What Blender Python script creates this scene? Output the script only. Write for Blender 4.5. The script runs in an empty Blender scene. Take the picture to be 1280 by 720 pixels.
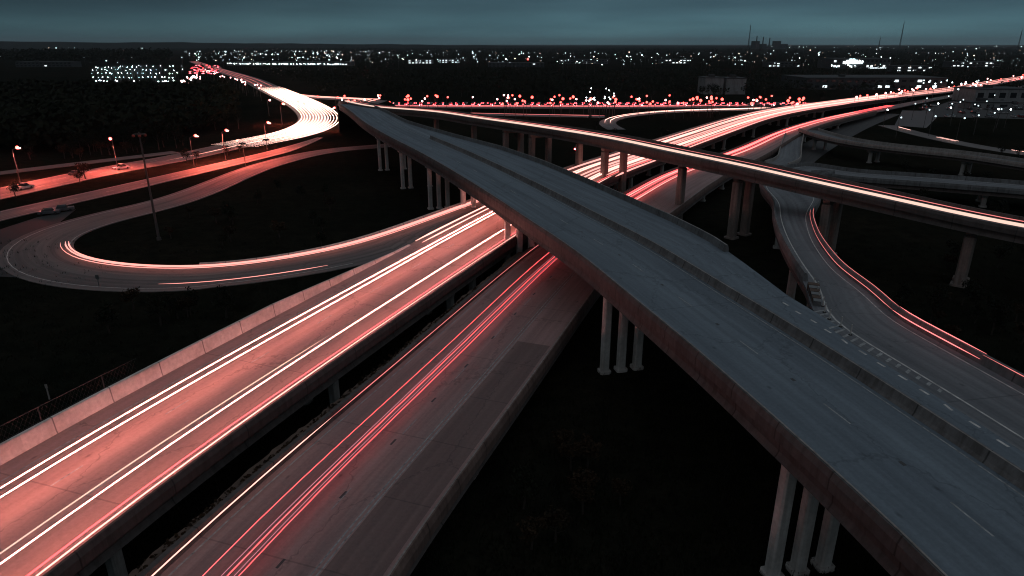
import bpy, math, random
from mathutils import Vector
R = random.Random(7)
S = bpy.context.scene
COL = S.collection

# ------------------------------------------------------------------ survey frame
# The camera stands over (0,0) at 40 m, looking along +Y and 20 degrees down.  Ground is z = 0.
F, PITCH, CAM_H = 830.0, math.radians(20.18), 40.0
SP, CP = math.sin(PITCH), math.cos(PITCH)
def at(u, v, z=0.0):
    """bearing / depression sighting -> point of the site on the level z (metres)"""
    x, y = (u - 640) / F, (v - 360) / F
    t = (CAM_H - z) / (SP + y * CP)
    return Vector((x * t, t * (CP - y * SP), z))
def along(u, d, z=0.0):
    """point on bearing u at ground distance d"""
    x = (u - 640) / F
    Y = d
    depth = Y * CP + (CAM_H - z) * SP
    return Vector((x * depth, Y, z))

# ------------------------------------------------------------------ materials
def nodes(name):
    m = bpy.data.materials.new(name); m.use_nodes = True
    nt = m.node_tree
    return m, nt, nt.nodes['Principled BSDF']
def N(nt, t, **kw):
    n = nt.nodes.new(t)
    for k, v in kw.items(): setattr(n, k, v)
    return n
def ramp(nt, src, stops):
    r = N(nt, 'ShaderNodeValToRGB')
    while len(r.color_ramp.elements) < len(stops): r.color_ramp.elements.new(0.5)
    for e, (p, c) in zip(r.color_ramp.elements, stops):
        e.position = p; e.color = (*c, 1) if len(c) == 3 else c
    nt.links.new(src, r.inputs[0]); return r.outputs[0]
def mul(nt, a, b, fac=1.0):
    m = N(nt, 'ShaderNodeMix', data_type='RGBA', blend_type='MULTIPLY'); m.inputs[0].default_value = fac
    for s, i in ((a, 6), (b, 7)):
        if isinstance(s, tuple): m.inputs[i].default_value = (*s, 1)
        else: nt.links.new(s, m.inputs[i])
    return m.outputs[2]
def noise(nt, vec, scale, detail=5, rough=0.6):
    n = N(nt, 'ShaderNodeTexNoise'); n.inputs['Scale'].default_value = scale
    n.inputs['Detail'].default_value = detail; n.inputs['Roughness'].default_value = rough
    if vec is not None: nt.links.new(vec, n.inputs['Vector'])
    return n.outputs['Fac']
def scaled(nt, vec, s):
    m = N(nt, 'ShaderNodeMapping'); m.inputs['Scale'].default_value = s
    nt.links.new(vec, m.inputs['Vector']); return m.outputs[0]
def bump(nt, p, h, strength=0.3, dist=0.05):
    b = N(nt, 'ShaderNodeBump'); b.inputs['Strength'].default_value = strength; b.inputs['Distance'].default_value = dist
    nt.links.new(h, b.inputs['Height']); nt.links.new(b.outputs[0], p.inputs['Normal'])

def pavement(name, base, joint=24.0, rough=0.75, soft=1.0):
    """worn road surface: UV.x runs across in metres, UV.y along in metres"""
    m, nt, p = nodes(name)
    uv = N(nt, 'ShaderNodeUVMap').outputs[0]
    grain = noise(nt, scaled(nt, uv, (1, 1, 1)), 3.0, 8, 0.7)
    tracks = noise(nt, scaled(nt, uv, (1.1, 0.012, 1)), 1.0, 4, 0.55)
    blot = noise(nt, scaled(nt, uv, (0.25, 0.05, 1)), 1.0, 5, 0.6)
    c = mul(nt, base, ramp(nt, grain, [(0.3, (.82, .82, .82)), (0.7, (1.08, 1.08, 1.08))]))
    c = mul(nt, c, ramp(nt, tracks, [(0.32, (.55, .55, .56)), (0.62, (1.08, 1.08, 1.07))]), soft)
    c = mul(nt, c, ramp(nt, blot, [(0.33, (.72, .72, .74)), (0.65, (1.05, 1.04, 1.03))]), soft)
    # slab joints and sealed cracks
    sep = N(nt, 'ShaderNodeSeparateXYZ'); nt.links.new(uv, sep.inputs[0])
    md = N(nt, 'ShaderNodeMath', operation='PINGPONG'); md.inputs[1].default_value = joint / 2
    nt.links.new(sep.outputs[1], md.inputs[0])
    j = ramp(nt, md.outputs[0], [(0.04, (.70, .70, .70)), (0.10, (1, 1, 1))])
    c = mul(nt, c, j)
    vo = N(nt, 'ShaderNodeTexVoronoi', feature='DISTANCE_TO_EDGE'); vo.inputs['Scale'].default_value = 1
    wob = N(nt, 'ShaderNodeMix', data_type='VECTOR'); wob.inputs[0].default_value = 0.12
    sv = scaled(nt, uv, (.14, .06, 1)); nt.links.new(sv, wob.inputs[4])
    nn = N(nt, 'ShaderNodeTexNoise'); nn.inputs['Scale'].default_value = 1.5; nt.links.new(uv, nn.inputs['Vector'])
    nt.links.new(nn.outputs['Color'], wob.inputs[5]); nt.links.new(wob.outputs[1], vo.inputs['Vector'])
    c = mul(nt, c, ramp(nt, vo.outputs['Distance'], [(0.003, (.6, .6, .6)), (0.010, (1, 1, 1))]), 0.7)
    # oil drips and small dark patches in the lanes
    sp = N(nt, 'ShaderNodeTexVoronoi', feature='F1'); sp.inputs['Scale'].default_value = 1
    nt.links.new(scaled(nt, uv, (.45, .22, 1)), sp.inputs['Vector'])
    c = mul(nt, c, ramp(nt, sp.outputs['Distance'], [(0.03, (.45, .45, .45)), (0.09, (1, 1, 1))]), 0.8)
    nt.links.new(c, p.inputs['Base Color']); p.inputs['Roughness'].default_value = rough
    bump(nt, p, grain, 0.25, 0.02)
    return m
def concrete(name, base, stain=0.6, rough=0.85, joint=0):
    m, nt, p = nodes(name)
    oc = N(nt, 'ShaderNodeTexCoord').outputs['Object']
    g = noise(nt, oc, 2.2, 8, 0.65)
    big = noise(nt, oc, 0.25, 4, 0.6)
    drip = noise(nt, scaled(nt, oc, (.9, .9, .07)), 1.6, 5, 0.65)
    c = mul(nt, base, ramp(nt, g, [(0.3, (.8, .8, .8)), (0.7, (1.1, 1.1, 1.1))]))
    c = mul(nt, c, ramp(nt, big, [(0.3, (.75, .73, .72)), (0.7, (1.08, 1.08, 1.08))]))
    c = mul(nt, c, ramp(nt, drip, [(0.36, (.45, .40, .37)), (0.56, (1, 1, 1))]), stain)
    if joint:   # cast segments: a dark seam every few metres, and each segment weathered a little differently
        sep = N(nt, 'ShaderNodeSeparateXYZ'); nt.links.new(N(nt, 'ShaderNodeUVMap').outputs[0], sep.inputs[0])
        md = N(nt, 'ShaderNodeMath', operation='PINGPONG'); md.inputs[1].default_value = joint/2; nt.links.new(sep.outputs[1], md.inputs[0])
        c = mul(nt, c, ramp(nt, md.outputs[0], [(0.03, (.35, .35, .35)), (0.09, (1, 1, 1))]))
        dv = N(nt, 'ShaderNodeMath', operation='DIVIDE'); dv.inputs[1].default_value = joint; nt.links.new(sep.outputs[1], dv.inputs[0])
        fl = N(nt, 'ShaderNodeMath', operation='ROUND'); nt.links.new(dv.outputs[0], fl.inputs[0])
        wn = N(nt, 'ShaderNodeTexWhiteNoise', noise_dimensions='1D'); nt.links.new(fl.outputs[0], wn.inputs['W'])
        c = mul(nt, c, ramp(nt, wn.outputs['Value'], [(0, (.88, .88, .88)), (1, (1.05, 1.05, 1.05))]))
    nt.links.new(c, p.inputs['Base Color']); p.inputs['Roughness'].default_value = rough
    bump(nt, p, g, 0.3, 0.03)
    return m
def plain(name, base, rough=0.7, metal=0.0, var=0.25, scale=3.0):
    m, nt, p = nodes(name)
    oc = N(nt, 'ShaderNodeTexCoord').outputs['Object']
    g = noise(nt, oc, scale, 4, 0.6)
    c = mul(nt, base, ramp(nt, g, [(0.3, (1 - var,) * 3), (0.7, (1 + var * .4,) * 3)]))
    nt.links.new(c, p.inputs['Base Color']); p.inputs['Roughness'].default_value = rough; p.inputs['Metallic'].default_value = metal
    return m
def glow(name, col, strength):
    m = bpy.data.materials.new(name); m.use_nodes = True; nt = m.node_tree; nt.nodes.clear()
    e = N(nt, 'ShaderNodeEmission'); e.inputs[0].default_value = (*col, 1); e.inputs[1].default_value = strength
    o = N(nt, 'ShaderNodeOutputMaterial'); nt.links.new(e.outputs[0], o.inputs[0]); return m
def ground_mat():
    m, nt, p = nodes('dark_turf')
    oc = N(nt, 'ShaderNodeTexCoord').outputs['Object']
    a = noise(nt, oc, 0.02, 6, 0.6); b = noise(nt, oc, 0.35, 6, 0.7); c_ = noise(nt, oc, 2.5, 4, 0.7)
    c = ramp(nt, a, [(0.35, (.009, .012, .009)), (0.65, (.022, .020, .015))])
    c = mul(nt, c, ramp(nt, b, [(0.35, (.5, .5, .5)), (0.7, (1.25, 1.2, 1.1))]))
    c = mul(nt, c, ramp(nt, c_, [(0.35, (.6, .6, .6)), (0.7, (1.2, 1.2, 1.2))]))
    nt.links.new(c, p.inputs['Base Color']); p.inputs['Roughness'].default_value = 1; p.inputs['Specular IOR Level'].default_value = 0.0
    bump(nt, p, b, 0.6, 0.2)
    return m
def leafm(name, base):
    m, nt, p = nodes(name)
    oi = N(nt, 'ShaderNodeObjectInfo').outputs['Random']
    oc = N(nt, 'ShaderNodeTexCoord').outputs['Object']
    g = noise(nt, oc, 1.2, 3, 0.6)
    c = mul(nt, base, ramp(nt, g, [(0.3, (.5, .5, .5)), (0.7, (1.4, 1.35, 1.2))]))
    c = mul(nt, c, ramp(nt, oi, [(0, (.75, .8, .8)), (1, (1.2, 1.1, 1.0))]))
    nt.links.new(c, p.inputs['Base Color']); p.inputs['Roughness'].default_value = 0.8; p.inputs['Specular IOR Level'].default_value = 0.1
    return m

M = dict(
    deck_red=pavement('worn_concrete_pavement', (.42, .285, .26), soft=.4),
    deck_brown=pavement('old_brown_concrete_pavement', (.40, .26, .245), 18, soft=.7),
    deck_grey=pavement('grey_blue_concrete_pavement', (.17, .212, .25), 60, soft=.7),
    deck_ramp=pavement('dark_grey_ramp_pavement', (.19, .20, .215), 20),
    asphalt=pavement('asphalt_road', (.19, .165, .155), 40),
    asphalt_far=pavement('pale_far_road', (.16, .15, .15), 60),
    lot=pavement('parking_lot_asphalt', (.05, .047, .047), 12),
    con=concrete('barrier_concrete', (.36, .335, .315), .55),
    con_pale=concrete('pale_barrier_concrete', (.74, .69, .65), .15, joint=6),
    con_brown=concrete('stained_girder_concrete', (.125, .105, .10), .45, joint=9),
    con_dark=concrete('weathered_shade_dark_concrete', (.085, .07, .066), .6, joint=9),  # stained concrete, colour darkened to stand for the viaduct's unlit outer side
    con_col=concrete('column_concrete', (.46, .45, .43), .5),
    con_grey=concrete('grey_barrier_concrete', (.19, .195, .20), .6, joint=6),
    con_face=concrete('weathered_parapet_concrete', (.105, .108, .108), .6, joint=6),
    con_med=concrete('median_barrier_concrete', (.235, .22, .215), .6, joint=6),
    con_pier=concrete('pale_pier_concrete', (.62, .61, .59), .45),
    dirt=plain('dry_brown_dirt', (.13, .085, .065), 1.0, 0, .5, .6),
    paint=plain('worn_white_paint', (.62, .60, .57), .6, 0, .5, 1.5),
    paint_old=plain('scuffed_paint', (.36, .37, .37), .7, 0, .6, 2),
    seal=plain('crack_sealant', (.05, .05, .052), .6),
    steel=plain('galvanised_steel', (.20, .20, .20), .5, .7),
    pole=plain('weathered_pole_steel', (.085, .075, .072), .7, .2),
    dark_wire=plain('dark_fence_steel', (.06, .05, .05), .8),
    black=plain('black_rubber', (.015, .015, .016), .7),
    glass=plain('dark_car_glass', (.02, .022, .026), .12),
    bark=plain('tree_bark', (.035, .026, .02), .95),
    leaf=leafm('dark_foliage', (.011, .014, .009)),
    leaf_red=leafm('dry_foliage', (.030, .020, .013)),
    wall=concrete('building_render', (.26, .27, .275), .4),
    wall_dark=concrete('dark_cladding', (.06, .065, .07), .4),
    roof=plain('flat_roof_felt', (.045, .048, .05), .9),
    window=plain('dark_window_glass', (.02, .024, .028), .1),
    ground=ground_mat(),
    # things that give off light
    t_white=glow('headlight_streak_white', (1, .32, .27), 60),
    t_pink=glow('headlight_streak_pink', (1, .40, .35), 1.6),
    t_far=glow('far_streak_rose', (1, .44, .37), 2.5),
    t_cream=glow('cream_streak', (1, .66, .54), 1.15),
    t_band=glow('rosy_band_streak', (1, .34, .29), 1.8),
    t_rail=glow('pinkish_red_streak', (1, .22, .22), 1.9),
    t_soft=glow('soft_pink_streak', (1, .48, .40), 2.2),
    t_salmon=glow('salmon_streak', (1, .52, .44), 3.4),
    t_red=glow('tail_light_streak_red', (1, .09, .095), 3.2),
    t_deep=glow('tail_light_streak_deep', (1, .34, .45), .9),
    t_dim=glow('dim_tail_light_streak', (1, .25, .24), 1.2),
    t_blaze=glow('overexposed_streak', (1, .58, .48), 8),
    l_white=glow('white_lamp', (.88, 1, 1), 20),
    l_cool=glow('cool_town_lamp', (.75, .96, 1), 9),
    l_dim=glow('dim_town_lamp', (.75, .95, 1), 2.4),
    l_hot=glow('street_lamp_core', (1, .14, .095), 10500),
    l_red=glow('red_halo_glow', (1, .10, .09), 6),
    l_pink=glow('pink_lamp', (1, .42, .40), 14),
    l_head=glow('car_headlamp', (1, .86, .78), 25),
    l_tail=glow('car_tail_lamp', (1, .075, .06), 7),
    l_far_tail=glow('far_tail_lamp', (1, .06, .075), 34),
    l_warm=glow('warm_town_lamp', (1, .72, .55), 5),
    l_win=glow('lit_window', (.85, .97, 1), 1.6),
    l_stad=glow('floodlit_panel', (.72, .96, 1), 5),
)
PAINTS = [plain('car_paint_' + n, c, .35) for n, c in
          (('white', (.6, .6, .6)), ('silver', (.3, .31, .32)), ('black', (.02, .02, .022)), ('red', (.25, .03, .03)), ('grey', (.1, .1, .11)))]

# ------------------------------------------------------------------ mesh building
class MB:
    def __init__(s): s.v = []; s.f = []; s.mi = []; s.uv = []
    def face(s, idx, mi=0, uv=None):
        s.f.append(tuple(idx)); s.mi.append(mi); s.uv.append(uv)
    def quad(s, a, b, c, d, mi=0, uv=None):
        i = len(s.v); s.v += [tuple(a), tuple(b), tuple(c), tuple(d)]; s.face((i, i+1, i+2, i+3), mi, uv)
    def box(s, lo, hi, mi=0, top=1.0, bev=0.0):
        x0, y0, z0 = lo; x1, y1, z1 = hi; cx, cy = (x0+x1)/2, (y0+y1)/2
        i = len(s.v)
        s.v += [(x0,y0,z0),(x1,y0,z0),(x1,y1,z0),(x0,y1,z0)]
        s.v += [(cx+(x-cx)*top, cy+(y-cy)*top, z1) for x, y in ((x0,y0),(x1,y0),(x1,y1),(x0,y1))]
        for f in ((3,2,1,0),(4,5,6,7),(0,1,5,4),(1,2,6,5),(2,3,7,6),(3,0,4,7)): s.face([i+k for k in f], mi)
    def prism(s, ring0, ring1, mi=0, caps=True):
        n = len(ring0); i = len(s.v); s.v += [tuple(p) for p in ring0] + [tuple(p) for p in ring1]
        for k in range(n): s.face((i+k, i+(k+1) % n, i+n+(k+1) % n, i+n+k), mi)
        if caps: s.face([i+k for k in range(n-1, -1, -1)], mi); s.face([i+n+k for k in range(n)], mi)
    def tube(s, a, b, r0, r1=None, n=8, mi=0):
        a, b = Vector(a), Vector(b); r1 = r0 if r1 is None else r1
        d = (b - a).normalized(); e = d.orthogonal().normalized(); g = d.cross(e)
        ring = lambda c, r: [c + (e*math.cos(t) + g*math.sin(t))*r for t in (2*math.pi*k/n for k in range(n))]
        s.prism(ring(a, r0), ring(b, r1), mi)
    def ball(s, c, r, n=8, m=5, mi=0, sz=1.0):
        i = len(s.v); c = Vector(c)
        for j in range(m + 1):
            ph = math.pi * j / m
            for k in range(n):
                th = 2*math.pi*k/n
                s.v.append((c.x + r*math.sin(ph)*math.cos(th), c.y + r*math.sin(ph)*math.sin(th), c.z + r*sz*math.cos(ph)))
        for j in range(m):
            for k in range(n):
                s.face((i+j*n+k, i+(j+1)*n+k, i+(j+1)*n+(k+1) % n, i+j*n+(k+1) % n), mi)
    def mesh(s, name, mats, origin=None, smooth=False):
        me = bpy.data.meshes.new(name)
        vs = s.v if origin is None else [(x-origin[0], y-origin[1], z-origin[2]) for x, y, z in s.v]
        me.from_pydata(vs, [], s.f)
        for m in (mats if isinstance(mats, (list, tuple)) else [mats]): me.materials.append(m)
        me.polygons.foreach_set('material_index', s.mi)
        if any(u is not None for u in s.uv):
            l = me.uv_layers.new(name='UVMap'); k = 0
            for f, u in zip(s.f, s.uv):
                for q in range(len(f)):
                    if u is not None: l.data[k].uv = u[q]
                    k += 1
        if smooth: me.polygons.foreach_set('use_smooth', [True]*len(s.f))
        me.update(); return me
def link(name, data, parent=None, loc=None):
    o = bpy.data.objects.new(name, data); COL.objects.link(o)
    if parent is not None: o.parent = parent
    if loc is not None: o.location = loc
    return o
def build(name, mb, mats, parent=None, smooth=False):
    """vertices are in site coordinates whatever the parent's position"""
    org = Vector(parent['_org']) if parent is not None and '_org' in parent else None
    o = link(name, mb.mesh(name, mats, org, smooth), parent)
    if org is not None: o['_org'] = tuple(org)
    return o
def tag(o, label=None, cat=None, group=None, kind=None):
    for k, v in (('label', label), ('category', cat), ('group', group), ('kind', kind)):
        if v: o[k] = v
    return o
def thing(name, loc, label, cat, group=None):
    o = link(name, None, None, loc); o['_org'] = tuple(loc); o.empty_display_size = 1
    return tag(o, label, cat, group)
def solid(name, mb, mats, label, cat, group=None, smooth=False):
    """one-mesh thing, origin at its own base"""
    xs = [v[0] for v in mb.v]; ys = [v[1] for v in mb.v]; zs = [v[2] for v in mb.v]
    org = ((min(xs)+max(xs))/2, (min(ys)+max(ys))/2, min(zs))
    return tag(link(name, mb.mesh(name, mats, org, smooth), None, org), label, cat, group)
def structure(name, mb, mats, smooth=False):
    return tag(link(name, mb.mesh(name, mats, None, smooth)), kind='structure')
def dup(root, loc, rot=None, label=None, group=None, scale=None):
    r = root.copy(); COL.objects.link(r); r.location = loc
    if rot is not None: r.rotation_euler = (0, 0, rot)
    if scale is not None: r.scale = (scale,)*3 if not isinstance(scale, tuple) else scale
    if label: r['label'] = label
    if group: r['group'] = group
    for ch in root.children:
        c = ch.copy(); COL.objects.link(c); c.parent = r
        for g in ch.children:
            d = g.copy(); COL.objects.link(d); d.parent = c
    return r

# ------------------------------------------------------------------ alignments (road centre geometry)
class Path:
    """smooth left edge of a carriageway; stations every few metres, width to its right"""
    def __init__(s, pts, widths, ds=4.0):
        P = [p if isinstance(p, Vector) else at(*p) for p in pts]
        dense = []
        for i in range(len(P) - 1):
            p0 = P[i-1] if i else P[0]*2 - P[1]
            p3 = P[i+2] if i+2 < len(P) else P[-1]*2 - P[-2]
            p1, p2 = P[i], P[i+1]
            # centripetal Catmull-Rom
            t0 = 0; t1 = t0 + max((p1-p0).length, 1e-3)**.5; t2 = t1 + max((p2-p1).length, 1e-3)**.5; t3 = t2 + max((p3-p2).length, 1e-3)**.5
            for k in range(24):
                t = t1 + (t2-t1)*k/24
                a1 = p0*((t1-t)/(t1-t0)) + p1*((t-t0)/(t1-t0)); a2 = p1*((t2-t)/(t2-t1)) + p2*((t-t1)/(t2-t1)); a3 = p2*((t3-t)/(t3-t2)) + p3*((t-t2)/(t3-t2))
                b1 = a1*((t2-t)/(t2-t0)) + a2*((t-t0)/(t2-t0)); b2 = a2*((t3-t)/(t3-t1)) + a3*((t-t1)/(t3-t1))
                dense.append(b1*((t2-t)/(t2-t1)) + b2*((t-t1)/(t2-t1)))
        dense.append(P[-1])
        cum = [0.0]
        for a, b in zip(dense, dense[1:]): cum.append(cum[-1] + (b-a).length)
        s.L = cum[-1]; n = max(2, int(s.L/ds)); s.n = n; s.p = []; j = 0
        for k in range(n+1):
            d = s.L*k/n
            while j < len(cum)-2 and cum[j+1] < d: j += 1
            f = (d-cum[j])/max(1e-6, cum[j+1]-cum[j]); s.p.append(dense[j].lerp(dense[j+1], min(1, f)))
        for _ in range(6):   # ease out kinks of the survey
            s.p = [s.p[0]] + [(s.p[k-1] + s.p[k]*2 + s.p[k+1])/4 for k in range(1, n)] + [s.p[-1]]
        s.d = [s.L*k/n for k in range(n+1)]
        s.nv = []
        for k in range(n+1):
            a, b = s.p[max(0, k-1)], s.p[min(n, k+1)]
            t = Vector((b.x-a.x, b.y-a.y, 0)).normalized(); s.nv.append(Vector((t.y, -t.x, 0)))
        for _ in range(3):
            s.nv = [s.nv[0]] + [((s.nv[k-1] + s.nv[k]*2 + s.nv[k+1])/4).normalized() for k in range(1, n)] + [s.nv[-1]]
        s.wt = widths if isinstance(widths, list) else [(0, widths), (1, widths)]
    def frac(s, pt):
        k = min(range(s.n+1), key=lambda i: (s.p[i].x-pt.x)**2 + (s.p[i].y-pt.y)**2); return k/s.n
    def w(s, k):
        f = k/s.n
        for (a, wa), (b, wb) in zip(s.wt, s.wt[1:]):
            if f <= b: return wa + (wb-wa)*max(0, (f-a))/max(1e-6, b-a)
        return s.wt[-1][1]
    def pt(s, f, lat, z=0.0):
        x = f*s.n; k = min(s.n-1, int(x)); g = x-k
        p = s.p[k].lerp(s.p[k+1], g); nv = s.nv[k].lerp(s.nv[k+1], g)
        return p + nv*lat + Vector((0, 0, z))
    def dir(s, f):
        k = min(s.n-1, int(f*s.n)); t = s.p[k+1]-s.p[k]; return Vector((t.x, t.y, 0)).normalized()
    def sweep(s, mb, prof, f0=0.0, f1=1.0, mi=0, closed=True, step=1, wob=None, zf=None):
        """prof: (share of width, metres, height) clockwise seen from behind"""
        k0, k1 = int(round(f0*s.n)), int(round(f1*s.n)); ks = list(range(k0, k1+1, step))
        if ks[-1] != k1: ks.append(k1)
        m = len(prof); base = len(mb.v)
        for k in ks:
            w = s.w(k)
            for q, (a, b, z) in enumerate(prof):
                dx = wob(k, q) if wob else 0.0
                mb.v.append(tuple(s.p[k] + s.nv[k]*(a*w+b+dx) + Vector((0, 0, z*(zf(k/s.n) if zf and z > .05 else 1)))))
        for i in range(len(ks)-1):
            for q in range(m if closed else m-1):
                a, b = base+i*m+q, base+i*m+(q+1) % m
                u0, u1 = (prof[q][0]*s.w(ks[i])+prof[q][1]), (prof[(q+1) % m][0]*s.w(ks[i])+prof[(q+1) % m][1])
                if abs(u1-u0) < .02: u1 = u0 + prof[(q+1) % m][2]-prof[q][2]
                d0, d1 = s.d[ks[i]], s.d[ks[i+1]]
                mb.face((a, b, b+m, a+m), mi, ((u0, d0), (u1, d0), (u1, d1), (u0, d1)))
        if closed:
            mb.face([base+q for q in range(m-1, -1, -1)], mi); e = base+(len(ks)-1)*m; mb.face([e+q for q in range(m)], mi)
    def tube(s, mb, lat, z, r, f0=0.0, f1=1.0, mi=0, n=6, step=1, share=0.0, drift=0.0, taper=0):
        k0, k1 = int(round(f0*s.n)), int(round(f1*s.n)); ks = list(range(k0, k1+1, step))
        if ks[-1] != k1: ks.append(k1)
        base = len(mb.v)
        for i, k in enumerate(ks):
            rr = r*(.25 if i in (0, len(ks)-1) else 1)
            if taper: rr = r*max(.06, min(1, (k-k0)/(taper*(k1-k0)), (k1-k)/(taper*(k1-k0))))
            rr *= 1 + .28*math.sin(s.d[k]*.047+3*lat)*math.sin(s.d[k]*.013+lat)
            for q in range(n):
                t = 2*math.pi*q/n
                mb.v.append(tuple(s.p[k] + s.nv[k]*(share*s.w(k)+lat+drift*math.sin(s.d[k]*.021+lat)+.5*drift*math.sin(s.d[k]*.083+2.3*lat)+rr*math.cos(t)) + Vector((0, 0, z+rr*math.sin(t)))))
        for i in range(len(ks)-1):
            for q in range(n):
                a, b = base+i*n+q, base+i*n+(q+1) % n; mb.face((a, b, b+n, a+n), mi)
        mb.face([base+q for q in range(n-1, -1, -1)], mi); e = base+(len(ks)-1)*n; mb.face([e+q for q in range(n)], mi)
    def dashes(s, mb, lat, width, f0, f1, on=None, off=None, z=.004, share=0.0, mi=0):
        d0, d1 = f0*s.L, f1*s.L
        if on is None:
            s.sweep(mb, [(share, lat-width/2, z), (share, lat+width/2, z)], f0, f1, mi, closed=False); return
        d = d0
        while d + on < d1:
            fa, fb = d/s.L, (d+on)/s.L; ka, kb = fa*s.n, fb*s.n
            la, lb = share*s.w(int(ka))+lat, share*s.w(int(kb))+lat
            mb.quad(s.pt(fa, la-width/2, z), s.pt(fa, la+width/2, z), s.pt(fb, lb+width/2, z), s.pt(fb, lb-width/2, z), mi); d += on+off

def bridge(name, path, label, deck_m, girder_m, bar_m, left_h=.95, right_h=.95, depth=1.7, f0=0.0, f1=1.0,
           left=(0, 1), right=(0, 1), ngird=4, piers=(), ncol=3, col=1.15, shape='square', col_m=None, cat='bridge', base_z=0.0, cap=False, lthick=.42, right_m=None, coping=(), zf=None):
    root = thing(name, tuple(path.pt(f0, 0)*1 - Vector((0, 0, path.pt(f0, 0).z))), label, cat)
    mb = MB(); path.sweep(mb, [(0, -.55, -.32), (0, -.55, 0), (1, .55, 0), (1, .55, -.32)], f0, f1); build('deck', mb, deck_m, root)
    # cast barriers: wide foot, sloped face, narrow top; joints left by short gaps in height are in the material
    if left_h:
        mb = MB(); h = left_h
        path.sweep(mb, [(0, .10, .003), (0, .02, .28), (0, -.12, h), (0, -.12-lthick*.62, h), (0, -.575, .4), (0, -.575, -.42), (0, -.545, -.42), (0, -.545, .003)], max(f0, left[0]), min(f1, left[1]), zf=zf)
        build('barrier', mb, bar_m, root)
    if right_h:
        mb = MB(); h = right_h
        path.sweep(mb, [(1, .545, .003), (1, .545, -.42), (1, .575, -.42), (1, .575, .4), (1, .38, h), (1, .12, h), (1, -.02, .28), (1, -.10, .003)], max(f0, right[0]), min(f1, right[1]))
        build('barrier', mb, right_m or bar_m, root)
    for side in coping:   # pale raised strip along the top of the parapet
        a, b0, h = (0, -.12, left_h) if side == 'left' else (1, .12, right_h)
        mb = MB(); path.sweep(mb, [(a, b0-.13 if side == 'left' else b0, h+.002), (a, b0-.13 if side == 'left' else b0, h+.03), (a, b0 if side == 'left' else b0+.13, h+.03), (a, b0 if side == 'left' else b0+.13, h+.002)], max(f0, (left if side == 'left' else right)[0]), f1); build('coping', mb, M['con'], root)
    for g in range(ngird):
        a = g/(ngird-1); off = .28 - .56*a
        mb = MB(); hw = .28 if 0 < g < ngird-1 else .42
        off += 0 if 0 < g < ngird-1 else (.02 - .04*a)
        path.sweep(mb, [(a, off-hw-.16, -depth-.3), (a, off-hw, -depth-.05), (a, off-hw+.12, -depth+.25), (a, off-hw, -.325), (a, off+hw, -.325), (a, off+hw-.12, -depth+.25), (a, off+hw, -depth-.05), (a, off+hw+.16, -depth-.3)], f0, f1)
        build('girder', mb, girder_m, root)
    for pi in piers:
        f = pi[0]; lats = pi[1] if len(pi) > 1 else None
        k = int(f*path.n); w = path.w(k)
        if lats is None: lats = [w*(i+.35)/(ncol-.3) for i in range(ncol)]
        nv, tv = path.nv[min(path.n, k)], path.dir(f)
        p0 = path.pt(f, 0); sof = p0.z-depth-.304
        capm = MB(); ch = 1.1
        a, b = min(lats)-.9, max(lats)+.9
        ring = lambda z, ex, wd: [Vector((p0.x, p0.y, z)) + nv*(x) + tv*y for x, y in ((a-ex, -wd), (b+ex, -wd), (b+ex, wd), (a-ex, wd))]
        z1 = sof; z0 = sof-ch
        capm.prism(ring(z0, -.5, .62), ring(z0+.45, 0, .66)); capm.prism(ring(z0+.452, 0, .66), ring(z1, 0, .66))
        cp = build('pier', capm, col_m or M['con_col'], root)
        for l in lats:
            cb = MB(); c = path.pt(f, l)
            h = col/2; ch_ = h*.28
            oct_ = [(-h+ch_, -h), (h-ch_, -h), (h, -h+ch_), (h, h-ch_), (h-ch_, h), (-h+ch_, h), (-h, h-ch_), (-h, -h+ch_)]
            rg = lambda z, sc: [Vector((c.x, c.y, z)) + nv*(x*sc) + tv*(y*sc) for x, y in oct_]
            cb.prism(rg(base_z-.4, 1.0), rg(z0-.002, 1.0)); 
            cb.prism(rg(base_z-.35, 1.5), rg(base_z+.35, 1.5))
            build('column', cb, col_m or M['con_col'], cp)
    return root

# ================================================================== SETTING
def up(u, v, z, h):            # deck level below a parapet top sighted at height z + h
    p = at(u, v, z + h); p.z = z; return p
mb = MB()
rings = [0, 60, 140, 260, 420, 700, 1200, 2200, 4500, 9000, 18000, 40000]; NS = 96
for r in rings:
    for k in range(NS):
        a = 2*math.pi*k/NS
        z = 0 if r < 3000 else 0
        mb.v.append((r*math.cos(a), 150 + r*math.sin(a), z))
for i in range(len(rings)-1):
    for k in range(NS):
        mb.face((i*NS+k, (i+1)*NS+k, (i+1)*NS+(k+1) % NS, i*NS+(k+1) % NS))
structure('ground', mb, M['ground'])
# low wooded rise along the far horizon
mb = MB(); prev = None; rr = random.Random(3)
for i in range(121):
    a = math.radians(25 + 130*i/120); d = 9000
    h = 10 + 4*math.sin(i*.21) + 3*math.sin(i*.83+1) + rr.uniform(-3, 3) + (52 if i > 84 else 52*max(0, (i-58)/26))
    c = (Vector((d*math.cos(a), d*math.sin(a), -2)), Vector(((d+500)*math.cos(a), (d+500)*math.sin(a), h)), Vector(((d+2500)*math.cos(a), (d+2500)*math.sin(a), -2)))
    if prev:
        mb.quad(prev[0], c[0], c[1], prev[1]); mb.quad(prev[1], c[1], c[2], prev[2])
    prev = c
structure('hills', mb, M['ground'])

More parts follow.
